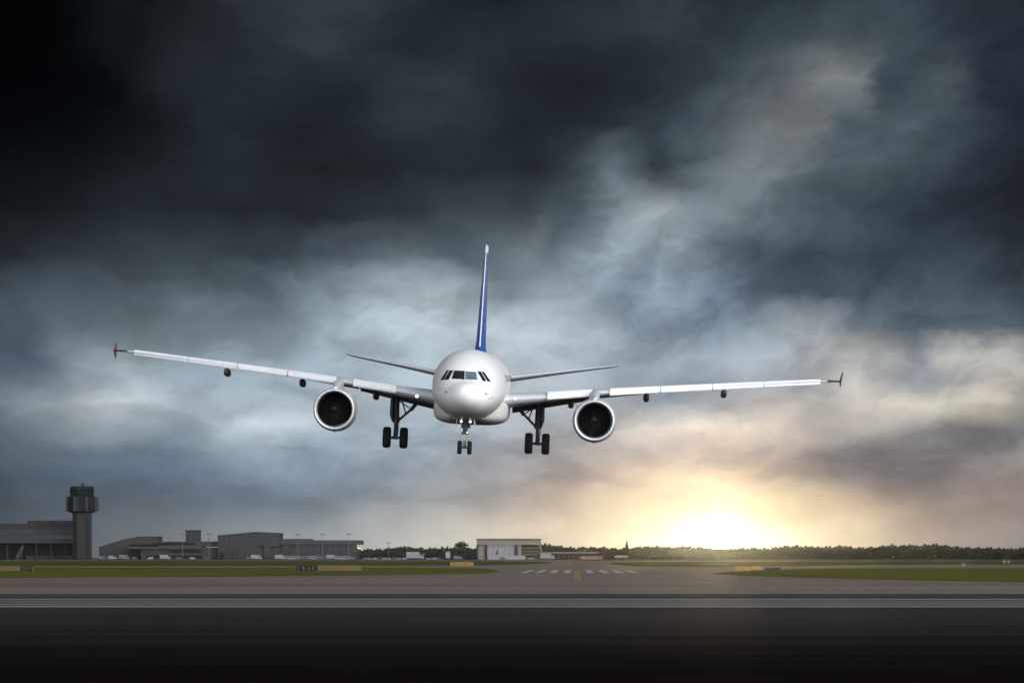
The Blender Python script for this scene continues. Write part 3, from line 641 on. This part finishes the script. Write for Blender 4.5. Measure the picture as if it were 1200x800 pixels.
MB().lathe([(0, .05), (-.03, .04)], (.12, -.16, .82), 'y', 12).build('turn_light', M_lamp2, g)

# ------------------------------------------------------------------ airport buildings
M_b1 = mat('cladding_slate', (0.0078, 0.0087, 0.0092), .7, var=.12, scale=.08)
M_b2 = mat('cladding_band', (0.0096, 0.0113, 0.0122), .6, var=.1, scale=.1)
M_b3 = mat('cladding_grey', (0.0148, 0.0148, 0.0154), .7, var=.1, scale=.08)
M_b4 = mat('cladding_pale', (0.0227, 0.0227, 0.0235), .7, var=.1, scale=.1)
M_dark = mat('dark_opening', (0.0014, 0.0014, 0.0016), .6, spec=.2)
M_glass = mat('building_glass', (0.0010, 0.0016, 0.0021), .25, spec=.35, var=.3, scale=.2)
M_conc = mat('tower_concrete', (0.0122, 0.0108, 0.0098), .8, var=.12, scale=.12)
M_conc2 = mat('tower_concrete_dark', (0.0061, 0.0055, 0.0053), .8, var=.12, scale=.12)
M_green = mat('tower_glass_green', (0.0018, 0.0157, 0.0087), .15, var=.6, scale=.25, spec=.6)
M_hang = mat('hangar_cladding', (.16, .13, .11), .7, var=.08, scale=.08)
M_hangd = mat('hangar_door', (.2, .19, .195), .6, var=.05, scale=.06)
M_brown = mat('shed_brown', (.06, .032, .02), .8, var=.2, scale=.15)
M_vwhite = mat('vehicle_white', (.15, .15, .15), .4, var=.05, scale=.3, coat=.3)
M_vgrey = mat('vehicle_grey', (.06, .06, .065), .4, var=.05, scale=.3, coat=.3)
M_vdark = mat('vehicle_dark', (.02, .02, .025), .4, var=.05, scale=.3, coat=.3)
M_vred = mat('vehicle_rose', (.2, .11, .09), .5, var=.05, scale=.3)
M_pole = mat('pole_steel', (.08, .08, .08), .5)
def pb(mb, px0, px1, py0, py1, d, dep, front=0):   # box seen between these columns and rows, its face d metres away
    a = P(px0, py1, d); b = P(px1, py0, d)
    return mb.box(a.x, b.x, d+front, d+dep, max(0.03, a.z), b.z)
D = 3760; BASE = 656
def bld(name, px, label, cat='building', d=D, group=None):
    o = empty(name, (0, 0, 0), label, cat, group); return o
def part(parent, name, m, *boxes):
    mb = MB()
    for bxx in boxes: pb(mb, *bxx)
    return mb.build(name, m, parent)
# terminal at the far left
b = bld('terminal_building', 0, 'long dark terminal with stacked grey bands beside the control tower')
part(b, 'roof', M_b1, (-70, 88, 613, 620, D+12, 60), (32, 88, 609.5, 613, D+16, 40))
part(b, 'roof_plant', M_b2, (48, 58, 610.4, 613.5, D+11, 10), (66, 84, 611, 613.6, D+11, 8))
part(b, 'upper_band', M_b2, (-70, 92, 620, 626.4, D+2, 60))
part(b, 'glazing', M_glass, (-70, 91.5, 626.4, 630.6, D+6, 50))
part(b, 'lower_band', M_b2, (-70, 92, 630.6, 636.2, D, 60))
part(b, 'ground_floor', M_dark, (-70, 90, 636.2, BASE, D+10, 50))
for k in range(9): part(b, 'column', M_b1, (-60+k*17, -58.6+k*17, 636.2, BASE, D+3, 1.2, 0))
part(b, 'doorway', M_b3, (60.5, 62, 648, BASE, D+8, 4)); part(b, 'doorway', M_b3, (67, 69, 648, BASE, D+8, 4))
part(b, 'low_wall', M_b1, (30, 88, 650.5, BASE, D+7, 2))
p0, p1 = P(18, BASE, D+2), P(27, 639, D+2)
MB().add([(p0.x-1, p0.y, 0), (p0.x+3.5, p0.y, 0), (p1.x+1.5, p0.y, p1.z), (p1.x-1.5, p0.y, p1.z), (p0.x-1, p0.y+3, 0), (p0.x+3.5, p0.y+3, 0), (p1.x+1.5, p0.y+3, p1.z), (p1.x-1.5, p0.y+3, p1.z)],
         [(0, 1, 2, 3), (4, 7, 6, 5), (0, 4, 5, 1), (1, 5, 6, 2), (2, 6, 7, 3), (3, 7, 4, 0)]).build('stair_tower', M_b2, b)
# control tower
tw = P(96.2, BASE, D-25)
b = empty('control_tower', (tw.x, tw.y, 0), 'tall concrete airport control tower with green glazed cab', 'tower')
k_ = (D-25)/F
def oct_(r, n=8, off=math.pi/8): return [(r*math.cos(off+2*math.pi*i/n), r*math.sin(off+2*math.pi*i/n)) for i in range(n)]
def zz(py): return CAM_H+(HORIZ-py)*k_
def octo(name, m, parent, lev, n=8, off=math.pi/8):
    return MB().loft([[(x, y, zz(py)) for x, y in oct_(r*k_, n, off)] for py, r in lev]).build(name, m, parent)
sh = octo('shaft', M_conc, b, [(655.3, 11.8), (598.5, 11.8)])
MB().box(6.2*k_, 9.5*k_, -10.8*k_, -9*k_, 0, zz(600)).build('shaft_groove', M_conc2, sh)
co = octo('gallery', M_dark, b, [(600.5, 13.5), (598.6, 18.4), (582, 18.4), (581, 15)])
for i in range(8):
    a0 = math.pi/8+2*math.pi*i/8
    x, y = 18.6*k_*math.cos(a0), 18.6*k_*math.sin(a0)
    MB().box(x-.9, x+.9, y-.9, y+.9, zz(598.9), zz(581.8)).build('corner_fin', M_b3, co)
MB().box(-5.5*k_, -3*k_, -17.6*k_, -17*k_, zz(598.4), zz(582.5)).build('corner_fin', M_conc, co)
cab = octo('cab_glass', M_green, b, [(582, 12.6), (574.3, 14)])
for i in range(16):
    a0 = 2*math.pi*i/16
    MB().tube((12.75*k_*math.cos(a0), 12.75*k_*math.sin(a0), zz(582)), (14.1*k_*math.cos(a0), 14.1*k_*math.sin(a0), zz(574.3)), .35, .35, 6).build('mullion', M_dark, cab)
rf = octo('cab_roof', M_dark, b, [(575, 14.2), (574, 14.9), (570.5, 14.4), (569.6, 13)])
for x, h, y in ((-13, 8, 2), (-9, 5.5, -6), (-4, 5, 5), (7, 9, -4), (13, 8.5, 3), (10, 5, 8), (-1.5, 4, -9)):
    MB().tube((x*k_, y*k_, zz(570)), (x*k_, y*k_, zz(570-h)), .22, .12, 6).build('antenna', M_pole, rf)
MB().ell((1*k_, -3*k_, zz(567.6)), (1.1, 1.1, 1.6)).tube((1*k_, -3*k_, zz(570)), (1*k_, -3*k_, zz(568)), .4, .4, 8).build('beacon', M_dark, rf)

# curved grey building to the right of the tower
b = bld('cargo_building', 0, 'low grey building with a roof sloping down to the left, right of the control tower')
def slab(name, pts, d, dep, m, parent):
    vs = [P(x, y, d) for x, y in pts]; vs = [Vector((v.x, d, max(.03, v.z))) for v in vs]
    n = len(vs); bk = [Vector((v.x, d+dep, v.z)) for v in vs]
    return MB().add(vs+bk, [tuple(range(n))[::-1], tuple(range(n, 2*n))]+[(i, (i+1) % n, n+(i+1) % n, n+i) for i in range(n)]).build(name, m, parent)
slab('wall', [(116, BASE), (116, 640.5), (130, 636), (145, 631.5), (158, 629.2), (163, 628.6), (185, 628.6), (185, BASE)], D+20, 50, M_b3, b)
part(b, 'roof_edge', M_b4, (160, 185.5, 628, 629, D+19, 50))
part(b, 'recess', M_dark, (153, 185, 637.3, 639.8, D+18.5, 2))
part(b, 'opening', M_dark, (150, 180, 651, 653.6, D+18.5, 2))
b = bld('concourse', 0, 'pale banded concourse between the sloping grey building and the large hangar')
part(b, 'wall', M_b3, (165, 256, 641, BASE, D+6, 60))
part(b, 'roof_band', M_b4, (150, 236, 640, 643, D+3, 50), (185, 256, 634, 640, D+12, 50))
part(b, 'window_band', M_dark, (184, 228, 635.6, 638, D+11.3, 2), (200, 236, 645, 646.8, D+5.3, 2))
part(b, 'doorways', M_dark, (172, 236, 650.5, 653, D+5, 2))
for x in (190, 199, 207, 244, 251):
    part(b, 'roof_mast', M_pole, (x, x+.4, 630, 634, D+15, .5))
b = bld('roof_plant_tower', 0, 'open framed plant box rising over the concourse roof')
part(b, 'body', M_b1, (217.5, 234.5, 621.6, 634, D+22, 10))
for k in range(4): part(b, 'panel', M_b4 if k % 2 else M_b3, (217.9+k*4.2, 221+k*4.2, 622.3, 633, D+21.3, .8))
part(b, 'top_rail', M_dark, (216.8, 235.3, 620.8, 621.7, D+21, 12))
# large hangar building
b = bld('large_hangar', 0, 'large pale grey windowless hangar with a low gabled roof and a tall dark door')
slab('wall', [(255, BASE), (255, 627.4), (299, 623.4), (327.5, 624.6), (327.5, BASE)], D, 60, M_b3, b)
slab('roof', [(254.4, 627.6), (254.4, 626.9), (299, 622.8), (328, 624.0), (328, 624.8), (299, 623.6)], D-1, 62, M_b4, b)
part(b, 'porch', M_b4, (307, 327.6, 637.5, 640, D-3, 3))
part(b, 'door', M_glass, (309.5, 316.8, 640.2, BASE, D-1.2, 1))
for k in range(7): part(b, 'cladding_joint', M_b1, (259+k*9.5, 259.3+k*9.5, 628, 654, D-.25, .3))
part(b, 'annex', M_b1, (262, 272, 645.5, BASE, D-8, 7))
# long low terminal
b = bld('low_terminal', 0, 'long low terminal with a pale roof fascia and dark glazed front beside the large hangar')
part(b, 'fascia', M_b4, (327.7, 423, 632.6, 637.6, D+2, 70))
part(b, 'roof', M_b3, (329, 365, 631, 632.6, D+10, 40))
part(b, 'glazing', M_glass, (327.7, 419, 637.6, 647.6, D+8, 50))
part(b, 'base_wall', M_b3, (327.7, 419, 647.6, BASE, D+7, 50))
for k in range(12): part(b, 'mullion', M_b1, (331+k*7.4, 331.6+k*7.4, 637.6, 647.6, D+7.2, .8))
p0, p1 = P(340, 647, D+6), P(345, 638, D+6)
part(b, 'stair_panel', M_b3, (341, 344, 638, 647, D+6, 1.5))
for px, lab in ((245, 'left of the large hangar'), (214, 'over the concourse left of the plant box'), (348.5, 'at the left end of the low terminal'), (378, 'in front of the middle of the low terminal'), (408.5, 'near the right end of the low terminal'), (455, 'among the parked cars right of the low terminal')):
    q = P(px, BASE, D-20)
    l = empty('floodlight_mast', (q.x, q.y, 0), 'tall thin floodlight mast '+lab, 'light mast', 'apron floodlight masts')
    h = CAM_H+(HORIZ-625.2)*(D-20)/F if px != 455 else 15
    MB().tube((0, 0, 0), (0, 0, h), .3, .16, 8).build('pole', M_pole, l)
    MB().box(-1.9, 1.9, -.4, .4, h-.5, h+.1).box(-1.6, -.9, -.7, .1, h-1.1, h-.5).box(.9, 1.6, -.7, .1, h-1.1, h-.5).build('lamp_head', M_pole, l)
# right hangar
b = bld('maintenance_hangar', 0, 'beige aircraft hangar with a deep roof fascia and a wide white sliding door')
D2 = 3700
part(b, 'fascia', M_hang, (558.5, 634, 632, 638, D2, 60)); part(b, 'roof', M_b4, (557.8, 634.6, 630.9, 632, D2-1, 62))
part(b, 'side_wall', M_hang, (558.5, 571, 638, BASE, D2+2, 56))
part(b, 'column', M_conc, (558.3, 560.4, 638, BASE, D2+.5, 3)); part(b, 'column', M_conc, (568.6, 571, 638, BASE, D2+.4, 3)); part(b, 'column', M_conc, (604, 606.6, 638, BASE, D2+.4, 3))
dr = part(b, 'sliding_door', M_hangd, (571, 604, 638.4, BASE, D2+2.5, 3))
for k in range(1, 5): part(dr, 'door_joint', M_hang, (571+k*6.6, 571.3+k*6.6, 638.6, BASE, D2+2.3, .3))
slab('tail_emblem', [(579.5, 649.6), (581.4, 648.4), (582, 645.5), (583.6, 643.8), (583, 649.6)], D2+2.2, .4, M_b1, dr)
part(b, 'inner_wall', M_brown, (610, 631, 638, BASE, D2+16, 30)); part(b, 'pale_panel', M_hang, (606.6, 611, 638, BASE, D2+2, 30))
for k in range(3): part(b, 'gallery_rail', M_hang, (611, 632-k*1.5, 641.5+k*3.6, 642.6+k*3.6, D2+4, 12))
slab('end_brace', [(631, 638), (633.6, 638), (635.6, 646), (634.4, 646)], D2+2, 2, M_hang, b)
part(b, 'forecourt_wall', M_hangd, (573, 616, 650.6, BASE, D2-14, 1))
b = bld('low_shed', 0, 'long low brown shed right of the beige hangar')
part(b, 'roof', M_hang, (612, 702, 646.6, 647.8, D2+20, 30)); part(b, 'wall', M_brown, (616, 700, 647.8, BASE, D2+24, 24))
for k in range(8): part(b, 'opening', M_dark, (650+k*6, 653.5+k*6, 649.5, BASE, D2+23.4, .7))
b = bld('grey_shed', 0, 'small grey shed left of the beige hangar')
part(b, 'wall', M_b3, (543.5, 557, 645, BASE, D2+30, 20)); part(b, 'roof', M_b4, (543, 557.3, 644.2, 645, D2+29.5, 21)); part(b, 'door', M_dark, (547, 550, 648.5, BASE, D2+29.6, .5))
b = bld('long_white_trailer', 0, 'long flat white trailer in front of the trees left of the sun glow', 'trailer')
part(b, 'deck', M_vwhite, (720, 736.5, 650.8, 652.4, 3600, 3)); part(b, 'wheel', M_vdark, (722, 724, 652.4, 655.5, 3600.4, 2)); part(b, 'wheel', M_vdark, (732, 734, 652.4, 655.5, 3600.4, 2))

# ------------------------------------------------------------------ apron vehicles
def vehicle(kind, m):
    o = bpy.data.objects.new(kind, None); C.objects.link(o)
    if kind == 'van':
        MB().loft([[(-2.6, y, .35), (2.5, y, .35), (2.6, y, 1.2), (1.7, y, 1.35), (1.3, y, 2.2), (-2.5, y, 2.3), (-2.6, y, 2.0)] for y in (-1, 1)]).build('body', m, o)
        MB().box(.2, 1.25, -1.03, -1.0, 1.4, 2.0).build('window', M_glass, o); wx = (-1.7, 1.6); r = .36
    elif kind == 'box_truck':
        MB().box(-5, 2.2, -1.25, 1.25, .9, 4.2).build('cargo_box', m, o)
        MB().loft([[(2.4, y, .6), (4.6, y, .6), (4.6, y, 1.8), (4.2, y, 2.9), (2.4, y, 2.9)] for y in (-1.2, 1.2)]).build('cab', m, o)
        MB().box(3.2, 4.2, -1.24, -1.2, 1.8, 2.6).build('window', M_glass, o)
        MB().box(-4.8, 4.4, -.9, .9, .5, .9).build('chassis', M_vdark, o); wx = (-3.6, -2.4, 3.6); r = .5
    elif kind == 'airport_bus':
        MB().box(-6.5, 6.5, -1.5, 1.5, .4, 3.1).build('body', m, o)
        for k in range(6): MB().box(-6+k*2.05, -4.4+k*2.05, -1.54, -1.5, 1.5, 2.6).build('window', M_glass, o)
        wx = (-4.5, 4.5); r = .5
    else:
        MB().loft([[(-2.2, y, .3), (2.2, y, .3), (2.2, y, .8), (1.1, y, .95), (.6, y, 1.45), (-1.3, y, 1.45), (-2.1, y, .95)] for y in (-.9, .9)]).build('body', m, o)
        MB().box(-1.2, .7, -.93, -.9, .95, 1.35).build('window', M_glass, o); wx = (-1.4, 1.4); r = .32
    for x in wx:
        for y in (-1, 1): MB().lathe([(-.12, r), (.12, r)], (x, y*(.95 if kind != 'airport_bus' else 1.4), r), 'y', 12).build('wheel', M_tyre, o)
    return o
protos = {}
def put(kind, col, px, d, label, group, rz=0, sc_=1):
    key = (kind, col)
    mm = {'white': M_vwhite, 'grey': M_vgrey, 'dark': M_vdark, 'rose': M_vred}[col]
    if key not in protos: protos[key] = vehicle(kind, mm); o = protos[key]
    else: o = copy_tree(protos[key])
    q = P(px, BASE, d); o.location = (q.x, q.y, .03); o.rotation_euler = (0, 0, rz); o.scale = (sc_,)*3
    tag(o, label, {'van': 'van', 'box_truck': 'truck', 'airport_bus': 'bus', 'car': 'car'}[kind], group)
A = 'service vehicles parked on the apron'
put('van', 'white', 132, 3700, 'white van at the foot of the sloping grey building', A, 0, 1.5)
put('van', 'grey', 120, 3710, 'grey van just right of the control tower', A, 0, 1.4)
put('car', 'dark', 112, 3690, 'dark car parked against the control tower base', A, 0, 1.3)
put('box_truck', 'grey', 146, 3715, 'grey box truck right of the white van by the sloping building', A)
put('van', 'dark', 158, 3700, 'dark van left of the dark doorways of the concourse', A)
put('van', 'white', 176, 3700, 'white van at the left end of the concourse', A, math.pi)
put('box_truck', 'white', 194, 3705, 'white box truck in front of the concourse', A)
put('van', 'dark', 210, 3695, 'dark van in front of the concourse below the plant box', A)
put('van', 'white', 226, 3700, 'white van in front of the concourse right of the dark van', A)
put('car', 'dark', 242, 3690, 'dark car left of the large hangar', A, 0, 1.3)
put('van', 'dark', 292, 3690, 'dark van against the large hangar wall', A, 0, 1.1)
put('box_truck', 'white', 301, 3695, 'white box truck left of the tall hangar door', A)
put('box_truck', 'white', 329, 3700, 'white box truck at the corner of the large hangar and low terminal', A)
put('airport_bus', 'white', 342, 3700, 'white bus at the left end of the low terminal', A)
put('van', 'dark', 356, 3690, 'dark van between the two white buses', A, 0, 1.3)
put('airport_bus', 'white', 368, 3700, 'white bus in front of the middle of the low terminal', A)
put('van', 'dark', 377, 3690, 'dark van beside the middle floodlight mast', A, 0, 1.5)
put('box_truck', 'white', 389, 3705, 'white box truck right of the middle floodlight mast', A)
put('airport_bus', 'white', 401, 3700, 'white bus near the right end of the low terminal', A)
put('van', 'grey', 413, 3695, 'grey van at the right end of the low terminal', A)
put('box_truck', 'white', 487, 3700, 'large white box truck standing alone below the tree line', A, 0, 1.6)
put('box_truck', 'white', 525, 3690, 'white tall truck left of the grey shed', A, math.pi/2, 1.6)
put('van', 'grey', 537, 3690, 'grey van between the white truck and the grey shed', A, 0, 1.5)
put('box_truck', 'white', 642, 3700, 'white box truck right of the beige hangar', A, 0, 1.3)
put('van', 'rose', 685, 3700, 'pale rose van in front of the brown shed', A, 0, 1.3)
put('airport_bus', 'rose', 697, 3705, 'pale rose bus at the right end of the brown shed', A)
put('van', 'dark', 589, 3670, 'small dark van in front of the white hangar door', A)
put('car', 'white', 622, 3680, 'white car under the open right bay of the hangar', A, 0, 1.4)
rd = random.Random(3)
CG = 'cars parked in a row right of the low terminal'
for k in range(16):
    col_ = 'white' if k % 3 else 'dark'
    px = 427+k*5.8
    if 478 < px < 497: continue
    put('car', col_, px+rd.uniform(-.6, .6), 3680+rd.uniform(0, 15), 'small %s car in the row of cars below the tree line' % col_, CG, 0 if k % 2 else math.pi, 1.15)
for o in list(protos.values()):
    pass

# ------------------------------------------------------------------ taxiway signs
M_sy = mat('sign_yellow', (.07, .046, .0015), .5, var=.1, scale=1.5)
M_so = mat('sign_orange', (.2, .1, .004), .5, var=.1, scale=1.5)
M_sr = mat('sign_mark_red', (.14, .03, .008), .5); M_sk = mat('sign_black', (.006, .005, .005), .5, spec=.2)
M_sw = mat('sign_mark_white', (.1, .08, .075), .5); M_sm = mat('sign_mark_dark', (.05, .028, .006), .5)
def sign(label, panels, d, py0, py1, marks=()):
    q = P(sum(panels[0][:2])/2, 660, d)
    o = empty('taxiway_sign', (q.x, q.y, 0), label, 'sign', 'taxiway guidance signs')
    z0, z1 = max(.25, CAM_H+(HORIZ-py1)*d/F), CAM_H+(HORIZ-py0)*d/F
    for a, b_, m in panels:
        xa, xb = (a-600)*d/F-q.x, (b_-600)*d/F-q.x
        pn = MB().box(xa+.03, xb-.03, -.12, .12, z0, z1).build('panel', m, o)
        MB().box(xa+.2, xa+.3, -.05, .05, .08, z0).box(xb-.3, xb-.2, -.05, .05, .08, z0).build('leg', M_pole, o)
        for (mx, mw, y0, y1, mm) in marks:
            if a <= mx < b_:
                x = (mx-600)*d/F-q.x; w2 = mw*d/F/2; h = z1-z0
                MB().box(x-w2, x+w2, -.14, -.12, z0+h*y0, z0+h*y1).build('mark', mm, pn)
sign('long dull yellow taxiway sign with a black end panel at the far left edge', [(-14, 24, M_sy), (24, 40, M_sk)], 1010, 663, 671.3,
     [(-6, 3, .2, .8, M_sm), (3, 2, .2, .8, M_sm), (8.5, 2.5, .3, .8, M_sm), (15, 2, .2, .7, M_sm), (19, 1, .2, .8, M_sm), (30.4, 1.5, .15, .4, M_sw), (30.4, 1, .55, .85, M_sw), (27, .6, .1, .9, M_sr), (35, 3, .45, .6, M_sr), (38.3, 1, .1, .9, M_sw)])
sign('yellow taxiway sign with a black left panel in front of the low terminal', [(347, 372, M_sk), (372.4, 424, M_sy)], 1030, 662, 669.3,
     [(349.5, .6, .15, .85, M_sw), (355.5, 1, .2, .8, M_sw), (357.5, .7, .2, .5, M_sw), (362, 1.2, .2, .8, M_sw), (367, 1, .2, .8, M_sw), (377, 2, .3, .8, M_sm), (383, 4, .35, .7, M_sm), (391, 2, .25, .8, M_sm), (398, 4, .3, .6, M_sr), (405, 3, .3, .8, M_sr), (411, 3, .3, .6, M_sr), (418, 1.6, .3, .8, M_sr)])
sign('short orange taxiway sign in the grass left of the beige hangar', [(527.5, 555, M_so)], 1480, 658.2, 664, 
     [(532, 3, .3, .7, M_sy), (536, 1.2, .2, .8, M_sr), (541, 3, .3, .7, M_sy), (545.5, 3.5, .25, .75, M_sr), (551, 1, .2, .8, M_sr)])
sign('pale orange two-panel taxiway sign washed out below the sun glow', [(862, 879.5, M_so), (881, 893, M_so)], 1090, 663, 669.6, [(867, 1, .4, .9, M_sr), (870, .8, .3, .9, M_sr), (874, 1, .4, .9, M_sr), (878, .8, .5, .9, M_sr), (887, 1, .3, .8, M_sr)])
sign('small black taxiway sign right of the orange two-panel sign', [(896, 915.5, M_sk)], 1060, 664.8, 670.4, [(900.5, 3, .35, .6, M_sy), (904, .8, .2, .8, M_sy), (909, 1.5, .3, .7, M_sy), (914.6, .7, .1, .9, M_so)])
sign('small orange sign in the far grass at the right edge', [(1175, 1178.5, M_so), (1180.5, 1183.5, M_so)], 2100, 656.2, 660)
q = P(1128, 661, 1650)
o = empty('runway_light_box', (q.x, q.y, 0), 'small dark marker box on the far taxiway strip at the right', 'marker')
MB().loft([[(x, y, .05) for x, y in ((-.8, -.5), (.8, -.5), (.8, .5), (-.8, .5))], [(x, y, .9) for x, y in ((-.1, -.3), (.7, -.3), (.7, .3), (-.1, .3))]]).build('housing', M_vdark, o)
MB().box(1.2, 1.35, -.1, .1, .05, .7).box(2.0, 2.15, -.1, .1, .05, .7).build('post', M_vdark, o)

# ------------------------------------------------------------------ trees
M_leaf = [mat('leaf_%s' % n, c, .85, var=.35, scale=.5, spec=.15) for n, c in (('olive', (.045, .042, .022)), ('bronze', (.055, .042, .025)), ('dark', (.026, .032, .018)))]
M_bark = mat('bark', (.04, .03, .022), .9)
def tree_proto(name, kind, h, rad, seed, m, nleaf=1100):
    r = random.Random(seed)
    o = bpy.data.objects.new(name, None); C.objects.link(o)
    tb = MB(); tb.tube((0, 0, 0), (.1, 0, h*.45), h*.03, h*.02, 7); tb.tube((.1, 0, h*.45), (0, .1, h*.9), h*.02, h*.005, 6)
    lobes = []
    if kind == 'conifer':
        for k in range(9):
            f = k/8; z = h*(.12+.82*f); rr_ = rad*(1.05-f)**.9
            for a in range(3): 
                an = r.uniform(0, 6.28); lobes.append((rr_*.4*math.cos(an), rr_*.4*math.sin(an), z, rr_*.75, h*.07))
    else:
        for k in range(14):
            an = r.uniform(0, 6.28); f = r.random()**.7; z = h*r.uniform(.25, .84)
            rr_ = rad*(1-abs(z/h-.55)*.9)
            lobes.append((rr_*f*.75*math.cos(an), rr_*f*.75*math.sin(an), z, rad*r.uniform(.28, .5), h*r.uniform(.09, .17)))
    for l in lobes[:8]: tb.tube((.05, 0, l[2]*.6), (l[0]*.8, l[1]*.8, l[2]), h*.009, h*.003, 5)
    tb.build('trunk', M_bark, o)
    cb = MB()
    for _ in range(nleaf):
        l = r.choice(lobes); u = r.gauss(0, 1), r.gauss(0, 1), r.gauss(0, 1); n_ = math.sqrt(sum(q_*q_ for q_ in u)) or 1
        f = r.random()**.45
        c = Vector((l[0]+u[0]/n_*l[3]*f, l[1]+u[1]/n_*l[3]*f, l[2]+u[2]/n_*l[4]*f))
        s_ = r.uniform(.22, .6)
        a = Vector((r.gauss(0, 1), r.gauss(0, 1), r.gauss(0, 1))).normalized(); b_ = a.orthogonal().normalized(); a2 = a.cross(b_)
        cb.add([c+b_*s_, c+a2*s_*.7, c-b_*s_, c-a2*s_*.7], [(0, 1, 2, 3)])
    cb.build('crown', m, o)
    return o
kinds = [('broadleaf_tree', 'round', 12, 5.2, 1, 0), ('broadleaf_tree', 'round', 11, 4.8, 2, 2), ('broadleaf_tree', 'round', 13, 4.6, 3, 1), ('broadleaf_tree', 'round', 10, 5.4, 4, 2), ('pine_tree', 'conifer', 13, 3.2, 5, 2), ('broadleaf_tree', 'round', 12.5, 6, 6, 1)]
tp = [tree_proto(n, k, h, r_, s_, M_leaf[m]) for n, k, h, r_, s_, m in kinds]
used_t = [False]*6
def put_tree(i, px, d, sc_, label, group, sx=1.0):
    if not used_t[i]: o = tp[i]; used_t[i] = True
    else: o = copy_tree(tp[i])
    q = P(px, BASE, d); o.location = (q.x, d, 0); o.rotation_euler = (0, 0, rt.uniform(0, 6.28)); o.scale = (sc_*sx, sc_*sx, sc_)
    tag(o, label, 'tree', group); return o
rt = random.Random(11)
def top_profile(px):      # height factor of the tree line
    h = 1.0+.1*math.sin(px*.013)+.08*math.sin(px*.041+1)+.05*math.sin(px*.11)
    if px > 1090: h *= 1-.1*min(1, (px-1090)/60)
    if 640 < px < 760: h *= .95
    return h
for row, (d, spc) in enumerate(((4010, 8.2), (4060, 6.8))):
    px = 425
    while px < 1290:
        px += spc*rt.uniform(.7, 1.3)
        if 562 < px < 628: continue
        seg = 'left of the beige hangar' if px < 600 else ('between the hangar and the sun glow' if px < 760 else ('under the sun glow' if px < 930 else 'right of the sun glow'))
        i = rt.choice((0, 1, 2, 3, 5, 1, 3)) if px > 560 else rt.choice((4, 1, 3, 5, 2, 0))
        kd = 'pointed conifer' if i == 4 else 'bushy broadleaf tree'
        put_tree(i, px, d+rt.uniform(-15, 15), top_profile(px)*rt.uniform(.92, 1.04)*(.9 if px < 600 else 1.0), '%s in the far tree line %s' % (kd, seg), 'trees of the far tree line')
q = put_tree(5, 541, 3960, 1.42, 'broad dark dome-shaped tree rising left of the beige hangar', 'trees of the far tree line', 1.35)
put_tree(4, 734.5, 3990, 1.3, 'tall pointed conifer standing above the tree line left of the sun glow', 'trees of the far tree line', 1.1)
# dense wood behind and between the individual trees
cb = MB(); r = random.Random(5)
for _ in range(60000):
    px = r.uniform(405, 1330)
    hmax = 11.6*top_profile(px)*(.86 if px < 600 else 1)*(1+.06*math.sin(px*.5)+.05*math.sin(px*1.3))
    z = hmax*r.random(); d = 4110+r.uniform(-18, 18)
    c = Vector(((px-600)*d/F, d, z)); s_ = r.uniform(.5, 1.2)
    a = Vector((r.gauss(0, 1), r.gauss(0, 1), r.gauss(0, 1))).normalized(); b_ = a.orthogonal().normalized(); a2 = a.cross(b_)
    cb.add([c+b_*s_, c+a2*s_*.7, c-b_*s_, c-a2*s_*.7], [(0, 1, 2, 3)])
tag(cb.build('wood', M_leaf[2]), 'dense far-off wood closing the horizon behind the tree line', None, None, 'stuff')
bpy.context.view_layer.update()
